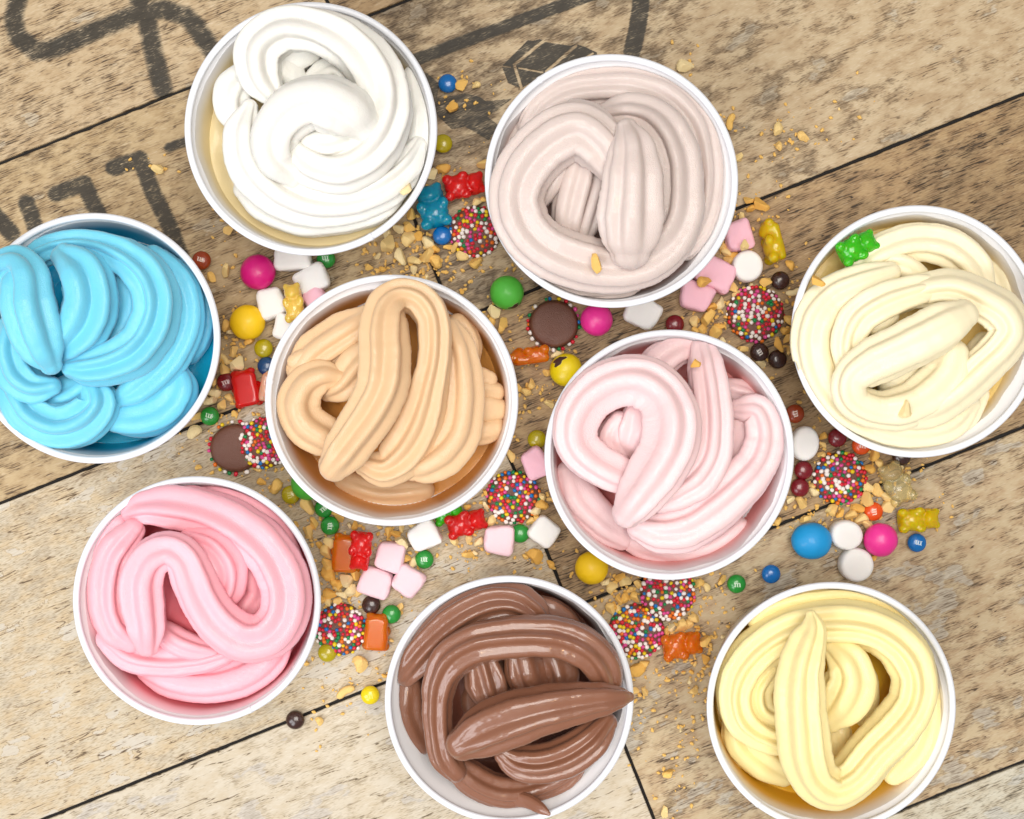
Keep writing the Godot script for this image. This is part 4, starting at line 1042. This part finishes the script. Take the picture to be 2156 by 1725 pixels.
	button(1101, 1728, "green", 999, "matte green button candy above the orange gummy bear", "the matte green button")
	gummy(1058, 1781, 120, 4, "back_up", "orange", "glossy orange gummy bear face down beside the sprinkle disc", "the glossy orange gummy", 0.0, 1.15)
	button(920.5, 1836, "olive", 999, "yellow button candy under the edge of the sprinkle disc by the pink cup", "the tucked yellow button")
	button(1041, 1955.5, "lemon", -6, "yellow button candy with a letter lying on the dark joint", "the yellow lettered button")
	button(830, 2025.5, "brown", 999, "dull dark brown button candy lying on the dark joint below the pink cup", "the dull brown button")
	# between the chocolate, blush and yellow cups
	freckle(1792, 1778, 82, false, "lower sprinkle chocolate of the pair against the chocolate cup", "the lower sprinkle disc")
	freckle(1880, 1670, 82, false, "upper sprinkle chocolate of the pair, under the blush cup", "the upper sprinkle disc", 0.0022, Vector2(0, 0))
	gummy(1914, 1816.5, 126, 80, "front_up", "orange", "orange gummy bear between the sprinkle discs and the yellow cup", "the lone orange gummy", 0.0, 1.1)
	# on the soft serve
	gummy(2410, 697, 118, 62, "front_up", "green", "bright green gummy bear sunk into the cream soft serve", "the sunken green gummy", RIM_H - 0.006, 1.05)

# ---------------------------------------------------------------- chopped peanuts
func chip_mesh(sd: int) -> ArrayMesh:
	# a broken bit of nut: a ball cut by a handful of planes
	var r := RandomNumberGenerator.new(); r.seed = 500 + sd
	var planes := []
	for i in 8:
		var n := Vector3(r.randf_range(-1, 1), r.randf_range(-0.8, 0.8), r.randf_range(-1, 1)).normalized()
		planes.append([n, r.randf_range(0.36, 0.64)])
	var v := PackedVector3Array(); var rows := 9; var cols := 14
	var long := r.randf_range(0.62, 0.95)
	for i in rows:
		for j in cols:
			var t := PI * i / (rows - 1); var a := TAU * j / cols
			var p := Vector3(sin(t) * cos(a), cos(t), sin(t) * sin(a))
			for q in planes:
				var over: float = p.dot(q[0]) - q[1]
				if over > 0.0: p -= q[0] * over * 0.97
			v.append(Vector3(p.x, p.y * 0.8, p.z * long))
	var lo := 1e9; var far := 0.0
	for p in v: lo = minf(lo, p.y); far = maxf(far, Vector2(p.x, p.z).length())
	for i in v.size(): v[i] = (v[i] - Vector3(0, lo, 0)) / far
	var idx := PackedInt32Array()
	for i in rows - 1:
		for j in cols:
			var j2 := (j + 1) % cols
			idx.append_array([i * cols + j, i * cols + j2, (i + 1) * cols + j, i * cols + j2, (i + 1) * cols + j2, (i + 1) * cols + j])
	return index_mesh(v, idx, false)

func split_mesh() -> ArrayMesh:                         # half a peanut, bent like a bean
	var v := PackedVector3Array(); var rows := 15; var cols := 12
	for i in rows:
		var t := float(i) / (rows - 1)
		var a := lerpf(-1.0, 1.0, t)
		var w := 0.36 * sqrt(maxf(1.0 - pow(2.0 * t - 1.0, 4.0), 0.0)) + 0.002
		for j in cols:
			var b := TAU * j / cols
			var rr := 0.85 + w * cos(b)
			v.append(Vector3(rr * cos(a) - 0.8, maxf(0.0, 0.3 + w * sin(b) * 0.9), rr * sin(a) * 1.15))
	return grid_mesh(v, rows, cols, true)

var chips := []             # [node, size, nearest two phrases]

func nut(nx: float, ny: float, size_native: float, y := 0.0, special := "") -> void:
	var k := chips.size()
	if not mats.has("chip_0"):
		for i in 14: mats["chip_%d" % i] = chip_mesh(i)
		mats["split"] = split_mesh()
	var tone := rng.randi() % 5
	var c: Color = [s3(246, 200, 112), s3(248, 208, 130), s3(242, 188, 94), s3(250, 220, 152), s3(250, 228, 174)][tone]
	var m := mat("nut_%d" % tone, c, 0.6, 0.4)
	if not m.heightmap_enabled:
		bumpy(m, 0.1, 3, 120.0, 0.012)
	var r := mm(size_native) * 0.74
	var at := N(nx, ny, r * 0.6 + y); at.y = y
	for c2 in chips:                                    # a bit already lies here
		if y == 0.0 and Vector2(c2[0].position.x - at.x, c2[0].position.z - at.z).length() < 0.0011: return
	var o := MeshInstance3D.new(); o.name = "peanut_chip"; o.material_override = m
	o.mesh = mats["split"] if special == "split" else mats["chip_%d" % (rng.randi() % 14)]
	add_child(o, true); o.position = at
	o.scale = Vector3(r, r * rng.randf_range(0.8, 1.1), r); o.rotation.y = rng.randf() * TAU
	if y > 0.0: o.rotation.x = 0.2
	chips.append([o, size_native, at, special, y])

func zone(ox: float, oy: float, k: float, spots: Array) -> void:
	for i in range(0, spots.size(), 3): nut(ox + spots[i] / k, oy + spots[i + 1] / k, spots[i + 2] / k)

func peanuts() -> void:

	zone(1000, 350, 4.312, [940, 595, 130, 1060, 530, 130, 1540, 480, 110, 680, 1090, 110, 525, 1260, 110, 635, 1250, 130, 380, 1350, 110, 400, 1465, 180, 660, 1390, 150, 765, 1370, 110, 880, 1430, 130, 860, 1500, 60, 960, 1520, 100, 1120, 1490, 90, 1205, 1490, 100, 1300, 1590, 110, 265, 1600, 80, 540, 1620, 170, 720, 1660, 140, 860, 1600, 170, 970, 1670, 140, 1470, 1680, 130, 1470, 920, 110, 1550, 900, 80])
	zone(1000, 640, 4.312, [150, 485, 90, 320, 520, 80, 705, 520, 90, 750, 590, 50, 860, 600, 50, 1920, 510, 50, 1285, 770, 60, 1670, 1010, 150, 1640, 1135, 90, 1780, 1190, 150, 2000, 1090, 40, 615, 475, 40, 820, 520, 50])

	zone(1360, 740, 4.312, [880, 1110, 110, 770, 1320, 80, 580, 1460, 110, 515, 1555, 100, 425, 1510, 80, 800, 1710, 100])

	zone(1800, 560, 4.312, [1310, 15, 100, 1460, 65, 170, 1335, 115, 80, 1245, 200, 90, 1020, 590, 100, 1050, 650, 100, 1150, 680, 90, 1070, 730, 100, 1840, 795, 120, 1530, 1010, 120, 1130, 1080, 120, 1170, 1150, 90, 980, 1255, 130, 860, 1310, 100, 800, 1440, 170, 670, 1480, 100, 770, 1560, 110, 970, 1550, 110, 900, 1640, 150, 680, 1600, 90, 1870, 1265, 80, 1820, 1460, 120, 1780, 1600, 110, 1790, 1700, 120, 1350, 1060, 60])
	nut(1800 + 1870 / 4.312, 560 + 1130 / 4.312, 32, 0.0, "split")
	nut(1800 + 1280 / 4.312, 560 + 565 / 4.312, 26, 0.0098); nut(1800 + 770 / 4.312, 560 + 1000 / 4.312, 32, 0.0094)
	zone(1800, 860, 4.312, [1230, 520, 110, 1670, 485, 150, 1800, 545, 90, 1470, 705, 100, 1935, 1180, 60, 1010, 420, 60])

	zone(2150, 1100, 3.08, [505, 395, 60, 500, 460, 60, 490, 550, 60, 300, 100, 35, 955, 545, 95, 1005, 620, 80, 900, 670, 90, 900, 830, 80, 990, 855, 90, 895, 930, 100, 1060, 930, 90, 1085, 990, 110, 820, 1030, 100, 760, 1010, 50, 740, 1070, 80, 660, 1060, 70, 600, 1030, 80, 560, 1030, 70, 830, 1110, 90, 890, 1160, 90, 430, 870, 70, 410, 820, 50, 215, 940, 70, 320, 970, 90, 345, 1100, 75, 120, 1130, 60, 955, 1440, 50, 1180, 650, 40, 1250, 710, 40, 1500, 1040, 30, 520, 1150, 30])

	zone(780, 1300, 4.312, [360, 530, 190, 440, 745, 120, 385, 840, 130, 745, 655, 140, 510, 995, 90, 620, 985, 110, 595, 1105, 150, 605, 1235, 140, 640, 1330, 160, 605, 1395, 70, 670, 1465, 110, 855, 1435, 160, 770, 1480, 120, 740, 1545, 90, 650, 1605, 150, 780, 1600, 110, 905, 1580, 150, 1000, 1580, 110, 745, 1680, 100, 560, 1670, 80, 620, 1720, 100, 940, 1360, 120, 1345, 850, 100, 1440, 880, 110, 1510, 800, 80, 1520, 955, 150, 1585, 900, 70, 1555, 1150, 110, 1640, 1225, 110, 940, 760, 100, 880, 760, 60, 1640, 770, 70, 1240, 795, 60, 20, 260, 70])

	zone(800, 1600, 4.1075, [620, 370, 100, 500, 430, 120, 440, 365, 60, 740, 360, 50, 870, 260, 110, 1345, 450, 100, 860, 1110, 150, 245, 1090, 60, 1160, 1240, 60, 1235, 820, 50])
	nut(800 + 695 / 4.1075, 1600 + 1425 / 4.1075, 42, 0.0, "split")

	zone(1200, 1200, 3.92, [930, 310, 120, 1290, 770, 80, 1270, 870, 110, 1210, 950, 110, 1220, 1010, 90, 1140, 1040, 80, 730, 1050, 110, 650, 870, 80, 455, 1410, 110, 540, 1400, 60, 1190, 1440, 140, 1090, 1430, 60, 1360, 1510, 90, 320, 1250, 100, 460, 1250, 80, 570, 1270, 90, 1360, 810, 60, 650, 720, 60, 450, 880, 60])

	zone(1660, 1580, 4.312, [195, 250, 100, 380, 200, 120, 270, 320, 110, 430, 255, 110, 585, 260, 110, 345, 450, 90, 440, 450, 120, 545, 440, 120, 500, 350, 70, 250, 580, 120, 290, 530, 80, 340, 570, 80, 1305, 275, 120, 1405, 310, 80, 1590, 225, 110, 1265, 665, 120, 1095, 775, 120, 1190, 760, 90, 1300, 800, 60, 990, 800, 80, 920, 860, 90, 985, 860, 60, 1390, 970, 140, 1490, 920, 60, 1615, 915, 50, 1405, 1190, 110, 570, 1290, 150, 660, 1240, 100, 1260, 1240, 60, 1225, 1330, 60, 1345, 1335, 40, 1205, 1440, 70, 1255, 1570, 110, 545, 1580, 80, 660, 1580, 90, 600, 1610, 50, 1390, 1555, 40, 1450, 440, 30])
	zone(1740, 1850, 3.8, [245, 575, 40, 660, 765, 50, 530, 1240, 100, 625, 1160, 30, 490, 1640, 110, 160, 770, 30, 810, 690, 20])

	zone(500, 640, 4.312, [590, 520, 130, 400, 620, 120, 630, 25, 120, 575, 1195, 110, 645, 1270, 80, 890, 1380, 110, 680, 1500, 110])
	nut(500 + 560 / 4.312, 640 + 1590 / 4.312, 28, 0.0, "split")
	zone(500, 1000, 4.312, [560, 165, 120, 630, 90, 60, 730, 120, 170, 455, 310, 90, 435, 450, 130, 410, 560, 130, 540, 610, 110, 335, 540, 90, 625, 515, 90, 230, 745, 110, 210, 940, 140, 700, 715, 80, 250, 1365, 60, 955, 1375, 90, 1020, 1540, 90, 1185, 1590, 140])

	zone(0, 0, 2.695, [1190, 1270, 85])
	zone(1050, 0, 2.5365, [638, 605, 80, 728, 610, 55, 555, 770, 75])
	zone(1800, 0, 1.996, [257, 372, 75, 783, 730, 65, 920, 770, 60, 770, 822, 45, 562, 885, 50, 1120, 610, 15])
	nut(1800 + 510 / 1.996, 680 / 1.996, 36, 0.0, "split")
	zone(760, 1880, 5.133, [700, 770, 100])
	# crumbs that fell on the soft serve
	for s in [[1681, 741, 36, 0.0085, "peanut chip on the lavender-grey soft serve"], [2299, 794, 30, 0.0045, "peanut chip at the left edge of the cream soft serve"], [2550, 1154, 34, 0.0075, "pale peanut chip at the bottom of the cream soft serve"],
			[1143, 534, 28, -0.004, "peanut chip in the white soft serve near the rim"], [1954, 1021, 22, 0.0055, "tiny peanut chip in the top of the blush pink soft serve"]]:
		nut(s[0], s[1], s[2], RIM_H + s[3], s[4])
	crumbs()
	name_chips()

func crumbs() -> void:
	# the finest broken bits, too many and too small to count
	var mm_ := MultiMesh.new(); mm_.transform_format = MultiMesh.TRANSFORM_3D; mm_.mesh = mats["chip_4"]
	var at: Array[Transform3D] = []
	for c in chips:
		if c[4] > 0.0: continue
		for k in 9:
			var p: Vector3 = c[0].position + Vector3(rng.randfn(), 0, rng.randfn()) * 0.007
			var s := rng.randf_range(0.0003, 0.0012)
			at.append(Transform3D(Basis(Vector3.UP, rng.randf() * TAU).scaled(Vector3(s, s * 0.8, s)), Vector3(p.x, 0.0, p.z)))
	mm_.instance_count = at.size()
	for i in at.size(): mm_.set_instance_transform(i, at[i])
	var o := MultiMeshInstance3D.new(); o.name = "peanut_crumbs"; o.multimesh = mm_; o.material_override = mats["nut_0"]
	add_child(o); o.set_meta("kind", "stuff")
	tag(o, "fine golden peanut crumbs strewn over the tabletop among the candies", "crumbs")

func name_chips() -> void:
	# every chip is told by the two things it lies nearest to, and by its size among those between the same two
	for c in [["the white cup", 873, 360.7], ["the lavender cup", 1720.5, 507.6], ["the blue cup", 263, 951], ["the caramel cup", 1100.7, 1126.1], ["the blush cup", 1883.5, 1279.7], ["the cream cup", 2582, 932], ["the pink cup", 551.7, 1691], ["the chocolate cup", 1432, 1970.5], ["the yellow cup", 2340, 1990]]:
		var p := N(c[1], c[2], RIM_H)
		refs.append([Vector2(p.x, p.z), c[0], 0.041])
	var told := {}
	for c in chips:
		var o: MeshInstance3D = c[0]
		tag(o, "", "peanut", "chopped peanut chips strewn between the cups")
		if c[3] != "" and c[3] != "split":
			o.set_meta("label", c[3]); continue
		var at := Vector2(o.position.x, o.position.z)
		var order := refs.duplicate()
		order.sort_custom(func(a, b): return a[0].distance_to(at) - (a[2] if a.size() > 2 else 0.0) < b[0].distance_to(at) - (b[2] if b.size() > 2 else 0.0))
		var key: String = ("curved half peanut" if c[3] == "split" else "peanut chip") + "|" + order[0][1] + " and " + order[1][1]
		if not told.has(key): told[key] = []
		told[key].append(c)
	for key in told:
		var list: Array = told[key]
		list.sort_custom(func(a, b): return a[1] > b[1])
		var kind: String = key.get_slice("|", 0); var where: String = key.get_slice("|", 1)
		for i in list.size():
			var rank: String = ["", "second ", "third ", "fourth ", "fifth ", "sixth ", "seventh ", "eighth ", "ninth ", "tenth ", "eleventh ", "twelfth ", "thirteenth "][mini(i, 12)]
			var size := rank + "largest "
			if list.size() == 1: size = ""
			elif i == list.size() - 1: size = "smallest "
			list[i][0].set_meta("label", size + kind + " between " + where)
